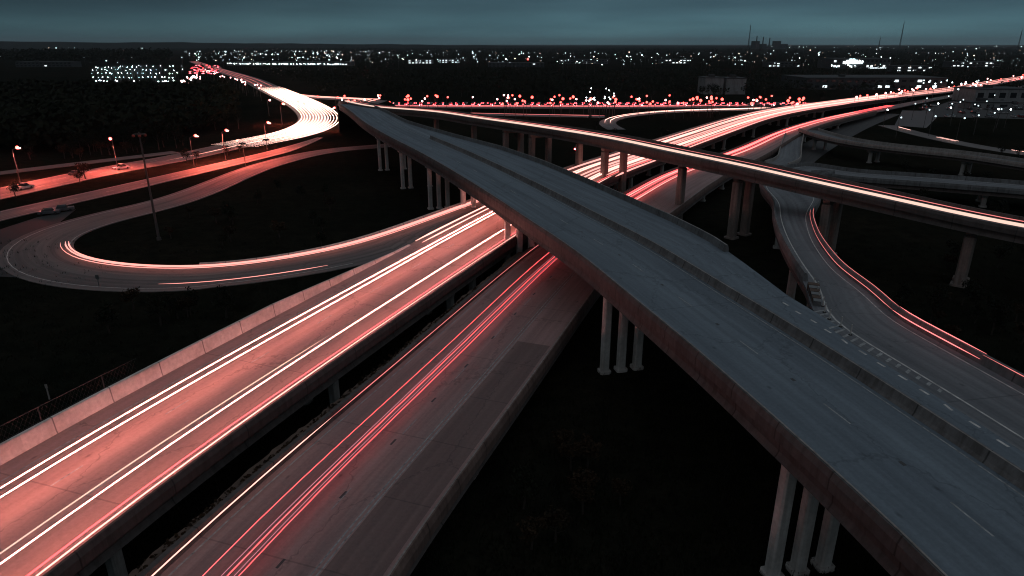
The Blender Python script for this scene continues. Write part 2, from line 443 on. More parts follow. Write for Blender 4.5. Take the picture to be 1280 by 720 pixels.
# ---- alignments
pA = Path([Vector((-50.5, 24, 6.4)), Vector((-47.2, 36, 6.4))] + [at(u, v, 6.4) for u, v in
     ((0,580),(200,471),(430,350),(530,298),(610,258),(706,213),(745,201),(835,172),(935,143))] +
     [at(1010,131,5.5), at(1100,120,3.5), at(1181,111,1.2), at(1230,103,.3), at(1290,94.5,.1), at(1400,84,.1)], [(0,16.0),(.24,16.0),(.34,18.6),(.6,20),(1,20)], 5)
pB = Path([Vector((-29, 24, 4.5)), Vector((-27, 31, 4.5))] + [at(u, v, 4.5) for u, v in
     ((192,720),(340,590),(447,500),(517,440),(678,305),(782,244),(827,220),(914,190),(965,168))] +
     [at(1013,153,4.2), at(1075,139.5,3), at(1137,127.5,1.2), at(1180,120,.3), at(1225,113,.1), at(1280,107,.1)], [(0,16.0),(.2,16.0),(.29,11.5),(.36,9.5),(.5,8.4),(1,9)], 5)
GZ = 13.5
gl = [(1195,720),(1090,625),(965,515),(880,440),(785,364),(721,311),(672,280),(624,248),(589,226),(559,208),(523,188),(489,171),(456,152),(437,137)]
pG = Path([Vector((23.9, 6, GZ)), Vector((23.7, 17, GZ))] + [up(u, v, GZ, .9) for u, v in gl] + [Vector((-82, 325, 13.0))], 16, 4)
gf = lambda u, v: pG.frac(up(u, v, GZ, .9))
nose = gf(785,364) - .012
pG.wt = [(0, 14.9), (gf(1195,720), 15.2), (gf(965,515), 15.9), (gf(880,440), 16.4), (nose, 17.2), (gf(785,364)+.05, 20.9), (gf(672,280), 21.8), (gf(559,208), 23), (gf(523,188), 22.2), (gf(489,171), 19), (gf(456,152), 14.5), (1, 12.5)]
pC = Path([Vector((150, 46, 8.5)), Vector((118, 78, 9.7))] + [up(u, v+4, z, .9) for u, v, z in
     ((1280,282,11),(1100,243,13.2),(1029,228,14),(972,215,14.6),(916,202,15.2),(827,184,16),(752,168,16),(660,153,15.6),(589,143,14.8),(536,135,14),(461,129,13))] + [Vector((-86, 343, 12.6))], 8.2, 4)
G_edge = lambda f, dz=0: Vector((pG.pt(f, 0) + pG.nv[int(f*pG.n)]*pG.w(int(f*pG.n))))
kpts = [G_edge(nose*.93*i/7) + Vector((0, 0, .006)) for i in range(8)]
pK = Path(kpts + [at(1026,371,13.4), at(1010,353,12.9), at(994,329,11.8), at(977,297,10.2), at(969,270,8.6), at(968,252,7.5), Vector((62,163,6.6)), Vector((71,184,5.8)), at(1016,206,5.2), at(1051,214,5), at(1150,221,5), at(1280,231,5), Vector((176,150,5)), Vector((235,112,5))], [(0,7.3),(1,9)], 3)
def cut_width(path, edge, f0, f1, lo, hi):
    """width of a carriageway from its left edge to a surveyed right edge"""
    raw = []
    for k in range(path.n+1):
        p, nv = path.p[k], path.nv[k]; best = None
        for a, b in zip(edge, edge[1:]):
            ex, ey = b.x-a.x, b.y-a.y; den = nv.x*ey - nv.y*ex
            if abs(den) < 1e-6: continue
            t = ((a.x-p.x)*ey - (a.y-p.y)*ex)/den; q = ((a.x-p.x)*nv.y - (a.y-p.y)*nv.x)/den
            if -.02 <= q <= 1.02 and lo <= t <= hi and (best is None or t < best): best = t
        raw.append(best if f0 <= k/path.n <= f1 else None)
    known = [k for k in range(path.n+1) if raw[k] is not None]
    out = []
    for k in range(path.n+1):
        a = max([q for q in known if q <= k], default=known[0]); b = min([q for q in known if q >= k], default=known[-1])
        out.append(raw[a] if a == b else raw[a] + (raw[b]-raw[a])*(k-a)/(b-a))
    for _ in range(10): out = [out[0]] + [(out[k-1]+out[k]*2+out[k+1])/4 for k in range(1, len(out)-1)] + [out[-1]]
    return out
kr = [at(u, v, z) for u, v, z in ((1330,512,13.5),(1280,486,13.5),(1231,459,13.5),(1161,419,13.5),(1099,376,13.4),(1052,338,12.6),(1021,297,10.4),(1013,269,8.6),(1017,256,7.5),(1030,244,6.9))]
kw = cut_width(pK, kr, 0, .6, 5, 13)
pK.w = lambda k: kw[max(0, min(len(kw)-1, k))]
pD = Path([at(560,176,.05), at(485,184,.05), at(420,190,.05), at(350,207,.05), at(240,253,.05), at(131,282,.05), at(94,297,.05), at(90,311,.05), at(112,325,.05), at(169,334,.3), at(250,336,1.2), at(313,331,2.4), at(430,310,5), at(500,287,6.2), at(560,265,6.395), at(602,250,6.395), at(650,229.5,6.395)], [(0,9),(.35,11),(.5,13),(.62,13),(.75,12.5),(1,12)], 3)
for _nm in ('A',):
    aw = []
    for k in range(pD.n+1):
        w0 = pD.w(k)
        if k/pD.n > .74:
            p, nv = pD.p[k], pD.nv[k]
            best = w0
            for i in range(pA.n):
                a, b = pA.p[i], pA.p[i+1]; ex, ey = b.x-a.x, b.y-a.y
                den = nv.x*ey - nv.y*ex
                if abs(den) < 1e-6: continue
                t = ((a.x-p.x)*ey - (a.y-p.y)*ex)/den; q = ((a.x-p.x)*nv.y - (a.y-p.y)*nv.x)/den
                if -.1 <= q <= 1.1 and 0 < t < best: best = t
            w0 = max(.25, best - .56)
        aw.append(w0)
    pD.w = lambda k, aw=aw: aw[max(0, min(len(aw)-1, k))]
pE = Path([Vector((-168, 140, .05)), at(0,235,.05), at(83,217,.05), at(219,193,.05), at(266,182,.05), at(322,172.5,.05), at(355,163,.05), at(372,152,.05), at(370,142,.05), at(357,131,.05), at(340,121.5,.05), at(320,111,.05), at(302,101,.05), at(280,93,.05), at(262,87,.05), at(246,81,.05), at(236,77,.05)], [(0,15),(.2,16),(.27,18),(.34,24),(.5,25),(1,22)], 6)
pE2 = Path([Vector((-146, 110, .05)), at(0,264,.05), at(120,238,.05), at(240,211,.05), at(330,190.5,.05), at(372,179.5,.05), at(396,172,.05)], [(0,10.5),(.8,9),(1,3)], 5)
pL = Path([at(-60,222,.05), at(60,207,.05), at(130,199,.05), at(215,189,.05)], 7, 5)

def roadway(name, path, mat, f0=0, f1=1, shoulder=None):
    mb = MB(); path.sweep(mb, [(0, 0, -.4), (0, 0, .06), (1, 0, .06), (1, 0, -.4)], f0, f1)
    o = structure(name, mb, mat); return o
def markings(name, path, specs, mats=('paint',)):
    mb = MB()
    for sp in specs: path.dashes(mb, *sp[:2], *sp[2:4], **sp[4])
    return structure(name, mb, [M[m] for m in mats])
roadway('road', pE, M['asphalt']); roadway('road', pE2, M['asphalt']); roadway('road', pL, M['asphalt'])
markings('road_markings', pE, [(.9,.16,0,1,dict(z=.066)), (-.9,.16,0,1,dict(z=.066,share=1)), (0,.16,0,.8,dict(on=3,off=9,z=.066,share=.36)), (0,.16,0,.8,dict(on=3,off=9,z=.066,share=.66))])
markings('road_markings', pE2, [(.8,.16,0,1,dict(z=.066)), (-.8,.16,0,1,dict(z=.066,share=1)), (0,.16,0,1,dict(on=3,off=9,z=.066,share=.5))])
# loop ramp: slab on a grassed bank that climbs to the bridge
mb = MB(); pD.sweep(mb, [(0, 0, -.4), (0, 0, .06), (1, 0, .06), (1, 0, -.4)]); structure('ramp_road', mb, M['asphalt'])
mb = MB(); base = len(mb.v)
for k in range(pD.n+1):
    p, nv, w = pD.p[k], pD.nv[k], pD.w(k); h = max(.0, p.z)
    sl = 1.6*h
    rt = 0.0 if k/pD.n > .86 else sl
    for q in (p - nv*(1.0+sl) + Vector((0,0,-p.z-.1)), p - nv*.9 + Vector((0,0,-.06)), p + nv*(w+.3) + Vector((0,0,-.06)), p + nv*(w+.3+rt) + Vector((0,0,-p.z-.1))): mb.v.append(tuple(q))
for k in range(pD.n):
    for q in (0, 1, 2): mb.face((k*4+q, k*4+q+1, k*4+q+5, k*4+q+4))
structure('embankment', mb, M['ground'])
markings('road_markings', pD, [(.7,.15,0,.98,dict(z=.066)), (-1.6,.16,0,.8,dict(z=.066,share=1))])
mb = MB(); pD.sweep(mb, [(0, -.05, .062), (0, -.13, .35), (0, -.25, .95), (0, -.5, .95), (0, -.7, .35), (0, -.75, -.3)], pD.frac(at(250,336,1.2)), .985, closed=True)
solid('ramp_barrier', mb, M['con_pale'], 'pale rose-lit concrete barrier on the inside of the loop ramp climbing to the viaduct', 'barrier')
# widened apron outside the bend, with the pale stub of a closed road
mb = MB(); ap = [at(x, y, 0) for x, y in ((-80,300),(0,287),(46,272),(95,262),(60,290),(22,312),(30,335),(60,349),(0,346),(-80,352))]
mb.v = [(p.x, p.y, .045) for p in ap]; mb.face(range(len(ap)-1, -1, -1)); structure('road_apron', mb, M['lot'])
# far roads
def straight(name, pts, w, mat, z=.05):
    p = Path([at(u, v, 0) + Vector((0, 0, z)) for u, v in pts], w, 12); roadway(name, p, mat); return p
pF = straight('road', ((430,132.5),(640,133.5),(860,133),(1010,130)), 13, M['asphalt_far'])
pF2 = straight('road', ((540,141),(640,143.5),(756,145.5)), 8, M['asphalt_far'], .055)
pF3 = straight('road', ((985,136),(935,138.8),(860,139.6),(800,144),(766,150),(762,156),(782,162)), 9, M['asphalt_far'], .06)
pS = straight('road', ((1120,157),(1144,164),(1180,173),(1223,182),(1300,195),(1420,206)), 9, M['asphalt'])
pV = straight('road', ((1125,143),(1085,160),(1050,180),(1012,206),(1004,222)), 13, M['lot'], .045)
mb = MB(); lotp = [at(x, y, 0) for x, y in ((1118,157),(1158,160),(1172,146),(1165,139),(1128,138))]
mb.v = [(p.x, p.y, .05) for p in lotp]; mb.face(range(len(lotp))); structure('paved_lot', mb, M['asphalt_far'])
mb = MB(); lotp = [at(x, y, 0) for x, y in ((1150,139),(1165,146),(1320,150),(1320,124),(1190,126))]
mb.v = [(p.x, p.y, .04) for p in lotp]; mb.face(range(len(lotp))); structure('parking_lot', mb, M['lot'])
# approach embankment that carries the flyover roads down to the far road
pR = Path([pG.p[-1] + Vector((0,0,0)), Vector((-86,380,10.4)), Vector((-97,430,6.5)), Vector((-120,482,3)), Vector((-166,540,.3)), Vector((-205,585,.06))], [(0,17),(.6,16),(1,14)], 6)
mb = MB(); pR.sweep(mb, [(0,0,-.4),(0,0,.0),(1,0,.0),(1,0,-.4)]); structure('approach_road', mb, M['asphalt_far'])
mb = MB()
for k in range(pR.n+1):
    p, nv, w = pR.p[k], pR.nv[k], pR.w(k); sl = 1.3*p.z
    for q in (p - nv*(.75) + Vector((0,0,-p.z-.1)), p - nv*.7 + Vector((0,0,-.08)), p + nv*(w+.8) + Vector((0,0,-.08)), p + nv*(w+1+sl) + Vector((0,0,-p.z-.1))): mb.v.append(tuple(q))
for k in range(pR.n):
    for q in (0, 1, 2): mb.face((k*4+q, k*4+q+1, k*4+q+5, k*4+q+4))
structure('embankment', mb, M['ground'])

# ================================================================== BRIDGES
def at_frac(path, pts): return [(path.frac(at(*p)),) for p in pts]
def every(path, d0, d1, gap, skip=()):
    out = []; d = d0
    while d < d1: out.append((d/path.L,)); d += gap
    return out
# A: rose-lit viaduct
fA = lambda u, v, z=6.4: pA.frac(at(u, v, z))
nA = fA(520,303)
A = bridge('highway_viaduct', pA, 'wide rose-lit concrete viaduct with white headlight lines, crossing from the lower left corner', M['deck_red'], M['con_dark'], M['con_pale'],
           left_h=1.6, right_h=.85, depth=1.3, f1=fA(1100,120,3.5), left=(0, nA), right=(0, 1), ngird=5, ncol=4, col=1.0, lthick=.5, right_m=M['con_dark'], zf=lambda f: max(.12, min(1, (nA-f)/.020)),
           piers=[(f/pA.L,) for f in (22, 52, 82)] + [(pA.frac(at(556,352,0)-Vector((14,0,0))),)] + [(pA.frac(at(x,y,6.4)),) for x, y in ((640,242),(690,219),(733,204),(772,191),(818,177),(862,163),(905,151),(955,140),(1005,132))])
mb = MB(); pA.sweep(mb, [(0, .10, .003), (0, .02, .28), (0, -.12, .9), (0, -.38, .9), (0, -.575, .4), (0, -.575, -.42), (0, -.545, -.42), (0, -.545, .003)], fA(690,219), fA(1100,120,3.5)); build('barrier', mb, M['con'], A)
mb = MB()
pA.dashes(mb, 2.3, .16, 0, 1, z=.004); pA.dashes(mb, -1.3, .16, 0, 1, z=.004, share=1)
pA.dashes(mb, 0, .16, 0, .6, on=3, off=9, z=.004, share=.42); pA.dashes(mb, 0, .16, 0, .6, on=3, off=9, z=.004, share=.66); build('lane_markings', mb, M['paint_old'], A)
mb = MB(); pA.sweep(mb, [(0,0,-.3),(0,0,.0),(1,0,.0),(1,0,-.3)], fA(1100,120,3.5), 1); structure('road', mb, M['asphalt_far'])
# B: darker bridge with red lines
fB = lambda u, v, z=4.5: pB.frac(at(u, v, z))
Bf1 = fB(1075,139.5,3)
B = bridge('highway_bridge', pB, 'brownish lower highway bridge with thin red light lines, passing under the grey flyover', M['deck_brown'], M['con_brown'], M['con_brown'],
           left_h=.8, right_h=1.0, depth=1.2, f1=Bf1, ngird=4, ncol=3, col=.95, lthick=.75, right_m=concrete('rusty_brown_parapet', (.21, .135, .115), .6, joint=6), coping=('right',),
           piers=[(f/pB.L,) for f in (12, 38, 66, 95)] + [(fB(x,y),) for x, y in ((678,305),(720,280),(782,244),(815,226),(852,210),(900,194),(945,177),(985,163),(1035,149))])
mb = MB()
pB.dashes(mb, .75, .17, 0, .5, z=.004); pB.dashes(mb, -1.0, .17, .16, .5, z=.004, share=1)
pB.dashes(mb, 10.35, .13, 0, fB(740,265), z=.004); pB.dashes(mb, 10.75, .13, 0, fB(740,265), z=.004)
pB.dashes(mb, 7.6, .22, 0, fB(740,265), on=1.0, off=7.5, z=.004, mi=1); pB.dashes(mb, 7.75, .10, 0, fB(740,265), on=3, off=9, z=.0045); build('lane_markings', mb, [M['paint_old'], M['seal']], B)
mb = MB(); pB.dashes(mb, 13.1, 4.3, 0, fB(555,408), z=.004); build('pavement_overlay', mb, pavement('darker_shoulder_overlay', (.21,.14,.13), 9, soft=.6), B)
mb = MB(); pB.sweep(mb, [(0,0,-.3),(0,0,.0),(1,0,.0),(1,0,-.3)], Bf1, 1); structure('road', mb, M['asphalt_far'])
# G: grey flyover in the middle, twin carriageways
gpier = [(gf(990-18,590-66),), (gf(745,335),), (gf(624,248),), (gf(575,217),), (gf(530,192),), (gf(494,173.5),), (gf(467,158),)]
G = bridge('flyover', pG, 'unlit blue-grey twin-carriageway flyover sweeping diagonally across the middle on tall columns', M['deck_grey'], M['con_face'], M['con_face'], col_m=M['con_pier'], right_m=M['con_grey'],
           left_h=.9, right_h=.95, depth=1.75, ngird=7, ncol=4, col=1.0, right=(gf(785,364)+.035, 1), f1=1,
           coping=('left', 'right'), piers=[(f[0], [1.4, 3.9, 6.4, 13.2 + 0*(i)]) if 0 else (f[0], [1.3, 3.6, 5.9, 16.2] if i < 5 else [1.3, 3.6, 9.5]) for i, f in enumerate(gpier)], cap=True)
mb = MB(); pG.sweep(mb, [(0, 11.05, .003), (0, 11.2, .28), (0, 11.38, .92), (0, 11.62, .92), (0, 11.8, .28), (0, 11.95, .003)], 0, gf(489,171)); build('median_barrier', mb, M['con_med'], G)
mb = MB(); pG.sweep(mb, [(0, 11.40, .922), (0, 11.40, .945), (0, 11.50, .945), (0, 11.50, .922)], 0, gf(489,171)); build('coping', mb, M['con'], G)
mb = MB()
pG.dashes(mb, .75, .16, 0, .95, z=.004); pG.dashes(mb, 10.6, .13, 0, .9, z=.004); pG.dashes(mb, 12.5, .14, 0, .9, z=.004)
pG.dashes(mb, 5.7, .13, 0, .9, on=3, off=9, z=.004); pG.dashes(mb, 5.75, .30, 0.02, .9, on=.5, off=11.5, z=.0055, mi=1)
pG.dashes(mb, -1.05, .22, 0, nose, on=.9, off=1.5, z=.0045, share=1, mi=2)
build('lane_markings', mb, [M['paint_old'], M['seal'], M['paint']], G)
# C: light-streaked flyover over everything
fC = lambda u, v, z: pC.frac(up(u, v+4, z, .9))
cp = [(fC(1228,275,11.6), [2.2, 6.0]), (fC(1030,229,14), [1.6, 6.6]), (fC(920,205,15.2), [1.6, 6.4]), (fC(837,187,16), [3.0]), (fC(752,169,16), [1.0, 7.2]), (fC(700,160,16), [4.1]), (fC(662,154,15.6), [1.0, 7.2]), (fC(622,148,15.3), [1.2, 7]), (fC(574,141,14.7), [4.1]), (fC(534,135,14), [4.1]), (.03, [4.1])]
C = bridge('curved_flyover', pC, 'narrow high flyover carrying one cream streak, from the far left to the right edge', M['deck_ramp'], M['con_brown'], M['con_brown'],
           left_h=.85, right_h=1.0, depth=1.35, ngird=3, col=1.7, piers=cp, col_m=concrete('brown_column_concrete', (.26, .22, .20), .6))
# K: right-hand ramp that leaves the grey flyover
fK = lambda u, v, z: pK.frac(at(u, v, z))
kn = pK.frac(G_edge(nose))
K = bridge('curved_ramp', pK, 'dark grey ramp joining the grey flyover at the right and curling beneath the cream-streaked flyover', M['deck_ramp'], M['con_dark'], M['con_grey'],
           left_h=1.0, right_h=.9, depth=1.2, ngird=4, left=(kn+.02, 1), ncol=2, col=1.2,
           piers=[(kn*.35,), (kn*.9,), (fK(985,312,11.2),), (fK(968,262,8.2),), (pK.frac(Vector((71,184,6))),), (fK(1100,218,5),), (fK(1230,227,5),)])
mb = MB(); pK.dashes(mb, .95, .18, 0, .9, z=.004); pK.dashes(mb, -1.0, .14, 0, .9, z=.004, share=1); 
for i in range(0, 34, 2):   # hatching between the through lane and the ramp
    d = kn*pK.L*(.66 + .31*i/34); f = d/pK.L; wd = .5 + 1.5*((i/34)**1.3)
    mb.quad(pK.pt(f, .7, .0045), pK.pt((d-wd*.6)/pK.L, .7-wd, .0045), pK.pt((d-wd*.6+.34)/pK.L, .7-wd, .0045), pK.pt((d+.34)/pK.L, .7, .0045), 1)
build('lane_markings', mb, [M['paint'], M['paint_old']], K)
# far slip ramp on the right, seen as one pale rail
pQ = Path([at(1022,163,6), at(1066,176,6), at(1100,181,6), at(1163,188,6), at(1215,192.5,6), at(1300,206,6), at(1420,222,6)], 7.5, 5)
bridge('slip_ramp', pQ, 'slim pale-railed slip ramp crossing dark ground at the right edge beyond the cream-streaked flyover', M['deck_ramp'], M['con_dark'], M['con'],
       depth=1.0, ngird=3, ncol=2, col=1.0, piers=every(pQ, 14, pQ.L-10, 30))
# exit ramp from B down into the right-hand loop
pX = Path([pB.pt(fB(975,166), pB.w(int(fB(975,166)*pB.n))) , Vector((103,240,4.2)), Vector((93,216,4.4)), Vector((84,203,5.1))], 6.5, 4)
bridge('exit_ramp', pX, 'short pale-walled exit ramp dropping from the brownish bridge behind the cream-streaked flyover', M['deck_ramp'], M['con_dark'], M['con'], depth=1.0, ngird=3, ncol=2, col=1.0, piers=[(.5,)])

# ================================================================== LIGHT STREAKS OF THE TRAFFIC
def streak(path, specs, mat, f0, f1, label, name='light_streak', group=None, n=6, share=0.0, taper=0):
    mb = MB()
    for lat, z, r in specs: path.tube(mb, lat, z, r, f0, f1, n=n, share=share, taper=taper, drift=.10)
    return solid(name, mb, M[mat], label, 'light streak', group)
Aend = fA(1100,120,3.5)
streak(pA, [(5.6,1.6,.022),(6.7,1.6,.028)], 't_white', 0, fA(655,235), 'pair of cream headlight streaks along the left lane of the rose-lit viaduct')
streak(pA, [(13.3,1.6,.028)], 't_white', 0, fA(655,235), 'single long cream headlight streak along the right lane of the rose-lit viaduct')
streak(pA, [(12.5,1.6,.05)], 't_cream', 0, fA(400,420), 'short faint cream streak beside the right lane streak of the rose-lit viaduct', taper=.15)
streak(pA, [(15.0,.7,.06)], 't_red', 0, Aend, 'thin red streak beside the right parapet of the rose-lit viaduct')
streak(pA, [(15.9,.93,.055)], 't_soft', 0, fA(690,219), 'pale thin streak riding the right parapet top of the rose-lit viaduct')  # no traffic light: added glowing tube that whitens the parapet's top edge
streak(pA, [(5.0,1.0,.2),(6.2,1.0,.16),(11.9,1.0,.16),(12.9,1.0,.2)], 't_far', fA(655,235), Aend, 'bright rosy streaks of both lanes of the viaduct beyond the grey flyover')
streak(pA, [(1.2,1.0,.13),(2.6,.9,.12)], 't_far', fA(505,310), fA(655,235), 'pink streaks joining the rose-lit viaduct from the loop ramp')
streak(pA, [(8.6,1.0,.24),(10.2,1.0,.2),(2.4,1,.22)], 't_pink', fA(640,243), 1, 'pink streaks in the middle lanes of the viaduct beyond the grey flyover')
streak(pA, [(14.6,1.0,.2),(17.0,.9,.22)], 't_pink', fA(690,219), 1, 'rosy streaks in the right lanes of the viaduct beyond the grey flyover')
streak(pB, [(4.0,.9,.034)], 't_red', 0, fB(684,301), 'leftmost single red tail light streak on the brownish bridge')
streak(pB, [(5.5,.9,.036),(6.15,.8,.03)], 't_red', 0, fB(697,296), 'close pair of red tail light streaks on the brownish bridge')
streak(pB, [(5.0,.7,.02),(5.8,.75,.018)], 't_deep', 0, fB(690,298), 'faint dark red streak between the brighter red streaks on the brownish bridge')
streak(pB, [(.35,.85,.045)], 't_soft', 0, fB(420,521), 'pale streak along the left edge of the brownish bridge near the lower frame')
streak(pB, [(.35,.85,.045)], 't_dim', fB(425,517), fB(684,301), 'dim rosy streak along the left edge of the brownish bridge before the grey flyover')
streak(pB, [(1.6,.9,.13),(3.0,.9,.11),(4.4,.8,.11)], 't_red', fB(740,265), fB(1105,133,2), 'broad red tail light streaks on the brownish bridge beyond the grey flyover')
streak(pB, [(2.3,.9,.18),(5.0,.8,.12)], 't_pink', fB(740,265), fB(1060,142,3), 'rosy bright streaks on the brownish bridge beyond the grey flyover')
streak(pC, [(2.3,.7,.15),(2.75,.85,.16)], 't_cream', 0, 1, 'cream streaks along the near lane of the curved high flyover')
streak(pC, [(5.6,.8,.06)], 't_dim', 0, 1, 'pink streak along the far lane of the curved high flyover')
streak(pD, [(.9,.8,.15),(1.4,.85,.16),(2.2,.8,.06)], 't_band', pD.frac(at(84,305,0)), .97, 'pair of rosy streaks hugging the inside kerb of the loop ramp')
streak(pD, [(10.9,.8,.05)], 't_band', pD.frac(at(240,345,1)), pD.frac(at(400,325,4)), 'dim red streak along the outer kerb of the loop ramp')
streak(pK, [(-.35,.55,.045),(.25,.98,.04)], 't_rail', fK(1225,462,13.5), fK(1112,392,13.5), 'red streaks along the outer barrier of the right-hand ramp', share=1)
streak(pK, [(-.2,.96,.028)], 't_dim', .0, fK(1235,464,13.5), 'dim red streak where the right-hand ramp barrier leaves the frame', share=1)
streak(pK, [(.2,.96,.03),(-.4,.6,.03)], 't_dim', fK(1112,392,13.5), fK(968,262,8.2), 'thin dim red streak along the outer barrier of the ramp bend', share=1)
streak(pE, [(2+1.6*q,1,.13) for q in range(14)], 't_blaze', pE.frac(at(262,183,0)), pE.frac(at(318,110,0)), 'blazing cream streaks filling the bend of the left-hand highway', taper=.22)
streak(pE, [(4.5,1,.16),(10.5,1,.16),(17,1,.16)], 't_dim', pE.frac(at(318,110,0)), 1, 'dim red streaks on the far stretch of the left-hand highway')
streak(pE, [(13.2,.9,.06)], 't_salmon', pE.frac(at(180,200,0)), pE.frac(at(352,165,0)), 'salmon streak on the near straight of the left-hand highway', taper=.4)
streak(pR, [(4,1,.13),(8,1,.13),(12,1,.13)], 't_far', .05, .98, 'soft rosy streaks on the approach rising to the flyovers')
streak(pF, [(4,1,.12),(9,1,.12)], 't_rail', 0, 1, 'dim red streaks along the far cross road')
streak(pF2, [(4,.8,.14)], 't_dim', 0, 1, 'dim pinkish streak on the short far road')
streak(pF3, [(3,.8,.13),(6,.8,.13)], 't_salmon', .05, .85, 'salmon streaks round the small far loop road')
streak(pS, [(4,.7,.3)], 't_salmon', .10, .16, 'short cream streak on the dark side road at the right')
streak(pS, [(4,.7,.18),(5.4,.7,.15)], 't_salmon', .42, .52, 'short pink streak on the dark side road at the right')
streak(pS, [(4,.7,.18)], 't_salmon', .66, .8, 'red streak leaving the frame on the dark side road at the right')

# ================================================================== STREET FURNITURE
def lamp(loc, rot, h, label, group, reach=2.6):
    t = thing('street_lamp', loc, label, 'street lamp', group)
    o = Vector(loc)
    mb = MB(); mb.tube(o, o+Vector((0,0,.35)), .28, .24, 10); mb.tube(o+Vector((0,0,.35)), o+Vector((0,0,h)), .13, .075, 8); build('pole', mb, M['pole'], t)
    mb = MB(); a = o+Vector((0,0,h-.05)); prev = a
    for k in range(1, 6):
        q = o+Vector((reach*k/5, 0, h-.05+.7*math.sin(k/5*1.4))); mb.tube(prev, q, .055, .05, 6); prev = q
    build('arm', mb, M['pole'], t)
    e = prev
    mb = MB(); mb.box((e.x-.1, e.y-.24, e.z-.06), (e.x+1.0, e.y+.24, e.z+.12), top=.7); hd = build('lamp_head', mb, M['steel'], t)
    mb = MB(); mb.box((e.x+.05, e.y-.2, e.z-.085), (e.x+.9, e.y+.2, e.z-.063)); build('lamp_lens', mb, M['l_hot'], hd)
    mb = MB(); mb.ball((e.x-.25, e.y, e.z+.1), .5, 8, 5); build('red_halo_ball', mb, M['l_red'], t)  # added glowing ball that stands for the red halo around the lamp
    t.rotation_euler = (0, 0, rot); return t
lamps = [(15,187,'first red street lamp at the left edge of the frame'), (140,175,'whitish street lamp standing over the narrow lit side lane'),
         (237,172,'red street lamp standing just right of the tall mast'), (277,165,'red street lamp second to the right of the tall mast'),
         (330,155,'red street lamp beside the left-hand highway just before its bend'), (350,131,'orange-red street lamp on the inside of the blazing bend'),
         (422,137,'small red lamp at the outside of the blazing bend'), (303,178,'dim low street lamp between the two rightmost median cars')]
L0 = None
for i, (u, v, lb) in enumerate(lamps):
    p = at(u, v, 10.0 if i != 7 else 8); p.z = 0
    if L0 is None: L0 = lamp(p, -.3, 10, lb, 'street lamps along the left-hand highway'); o = L0
    else: o = dup(L0, p, [-.3, -1.2, -.2, -.4, -.5, -.6, 2.4, 2.6][i], lb, scale=1 if i != 7 else .8)
# tall mast with a ring of flood heads
p = at(199, 300, 0)
t = thing('high_mast', p, 'tall slim lamp mast with reddish ring head in the dark infield of the loop ramp', 'lamp mast')
mb = MB(); mb.tube(p, p+Vector((0,0,23)), .30, .13, 12); mb.tube(p, p+Vector((0,0,.6)), .5, .45, 12); build('pole', mb, M['pole'], t)
mb = MB(); n = 16
for k in range(n):
    a0, a1 = 2*math.pi*k/n, 2*math.pi*(k+1)/n; mb.tube(p+Vector((1.1*math.cos(a0), 1.1*math.sin(a0), 22.6)), p+Vector((1.1*math.cos(a1), 1.1*math.sin(a1), 22.6)), .07, .07, 6)
for k in range(3): mb.tube(p+Vector((0,0,22.9)), p+Vector((1.1*math.cos(2.1*k), 1.1*math.sin(2.1*k), 22.6)), .05, .05, 6)
rg = build('ring', mb, M['pole'], t)
for k in range(6):
    a = 2*math.pi*k/6; c = p+Vector((1.25*math.cos(a), 1.25*math.sin(a), 22.35)); mb = MB(); mb.ball(c, .33, 8, 5, sz=.8)
    build('flood_head', mb, leafm('rust_red_lamp_cover', (.30,.07,.06)) if k == 0 else bpy.data.materials['rust_red_lamp_cover'], rg)
# chain-link fence on the outside of the viaduct's left wall
def fence(path, f0, f1, lat, z0, h, gap, label):
    t = thing('chain_link_fence', path.pt(f0, lat) + Vector((0,0,z0)), label, 'fence')
    d = f0*path.L; mesh = MB()
    while d <= f1*path.L:
        q = path.pt(d/path.L, lat, z0); mb = MB(); mb.tube(q-Vector((0,0,.9)), q+Vector((0,0,h)), .06, .06, 6); build('post', mb, M['dark_wire'], t); d += gap
    mb = MB(); path.tube(mb, lat, z0+h-.03, .035, f0, f1, n=5); path.tube(mb, lat, z0+.5, .02, f0, f1, n=4); build('top_rail', mb, M['dark_wire'], t)
    d = f0*path.L
    while d < f1*path.L - .6:
        a, b = d/path.L, (d+.9)/path.L
        mesh.tube(path.pt(a, lat, z0+.5), path.pt(b, lat, z0+h-.05), .009, .009, 3); mesh.tube(path.pt(b, lat, z0+.5), path.pt(a, lat, z0+h-.05), .008, .008, 3); d += .45
    build('wire_mesh', mesh, M['dark_wire'], t)
fence(pA, .002, fA(205,467), -.78, 1.0, 1.9, 6.5, 'dark chain-link fence bolted outside the left wall of the rose-lit viaduct')
p = at(62, 499, 0); mb = MB(); mb.tube(p, p+Vector((0,0,2.0)), .09, .07, 8); mb.box((p.x-.13,p.y-.05,1.5),(p.x+.13,p.y+.05,2.0)); solid('marker_post', mb, M['con'], 'short pale marker post standing alone in the dark field at the lower left', 'post')
p = at(125, 362, 0); mb = MB(); mb.tube(p, p+Vector((0,0,2.6)), .09, .06, 8); mb.box((p.x-.3,p.y-.05,1.9),(p.x+.3,p.y+.05,2.7)); solid('road_sign', mb, M['steel'], 'small sign on a post below the outer edge of the loop ramp bend', 'sign')
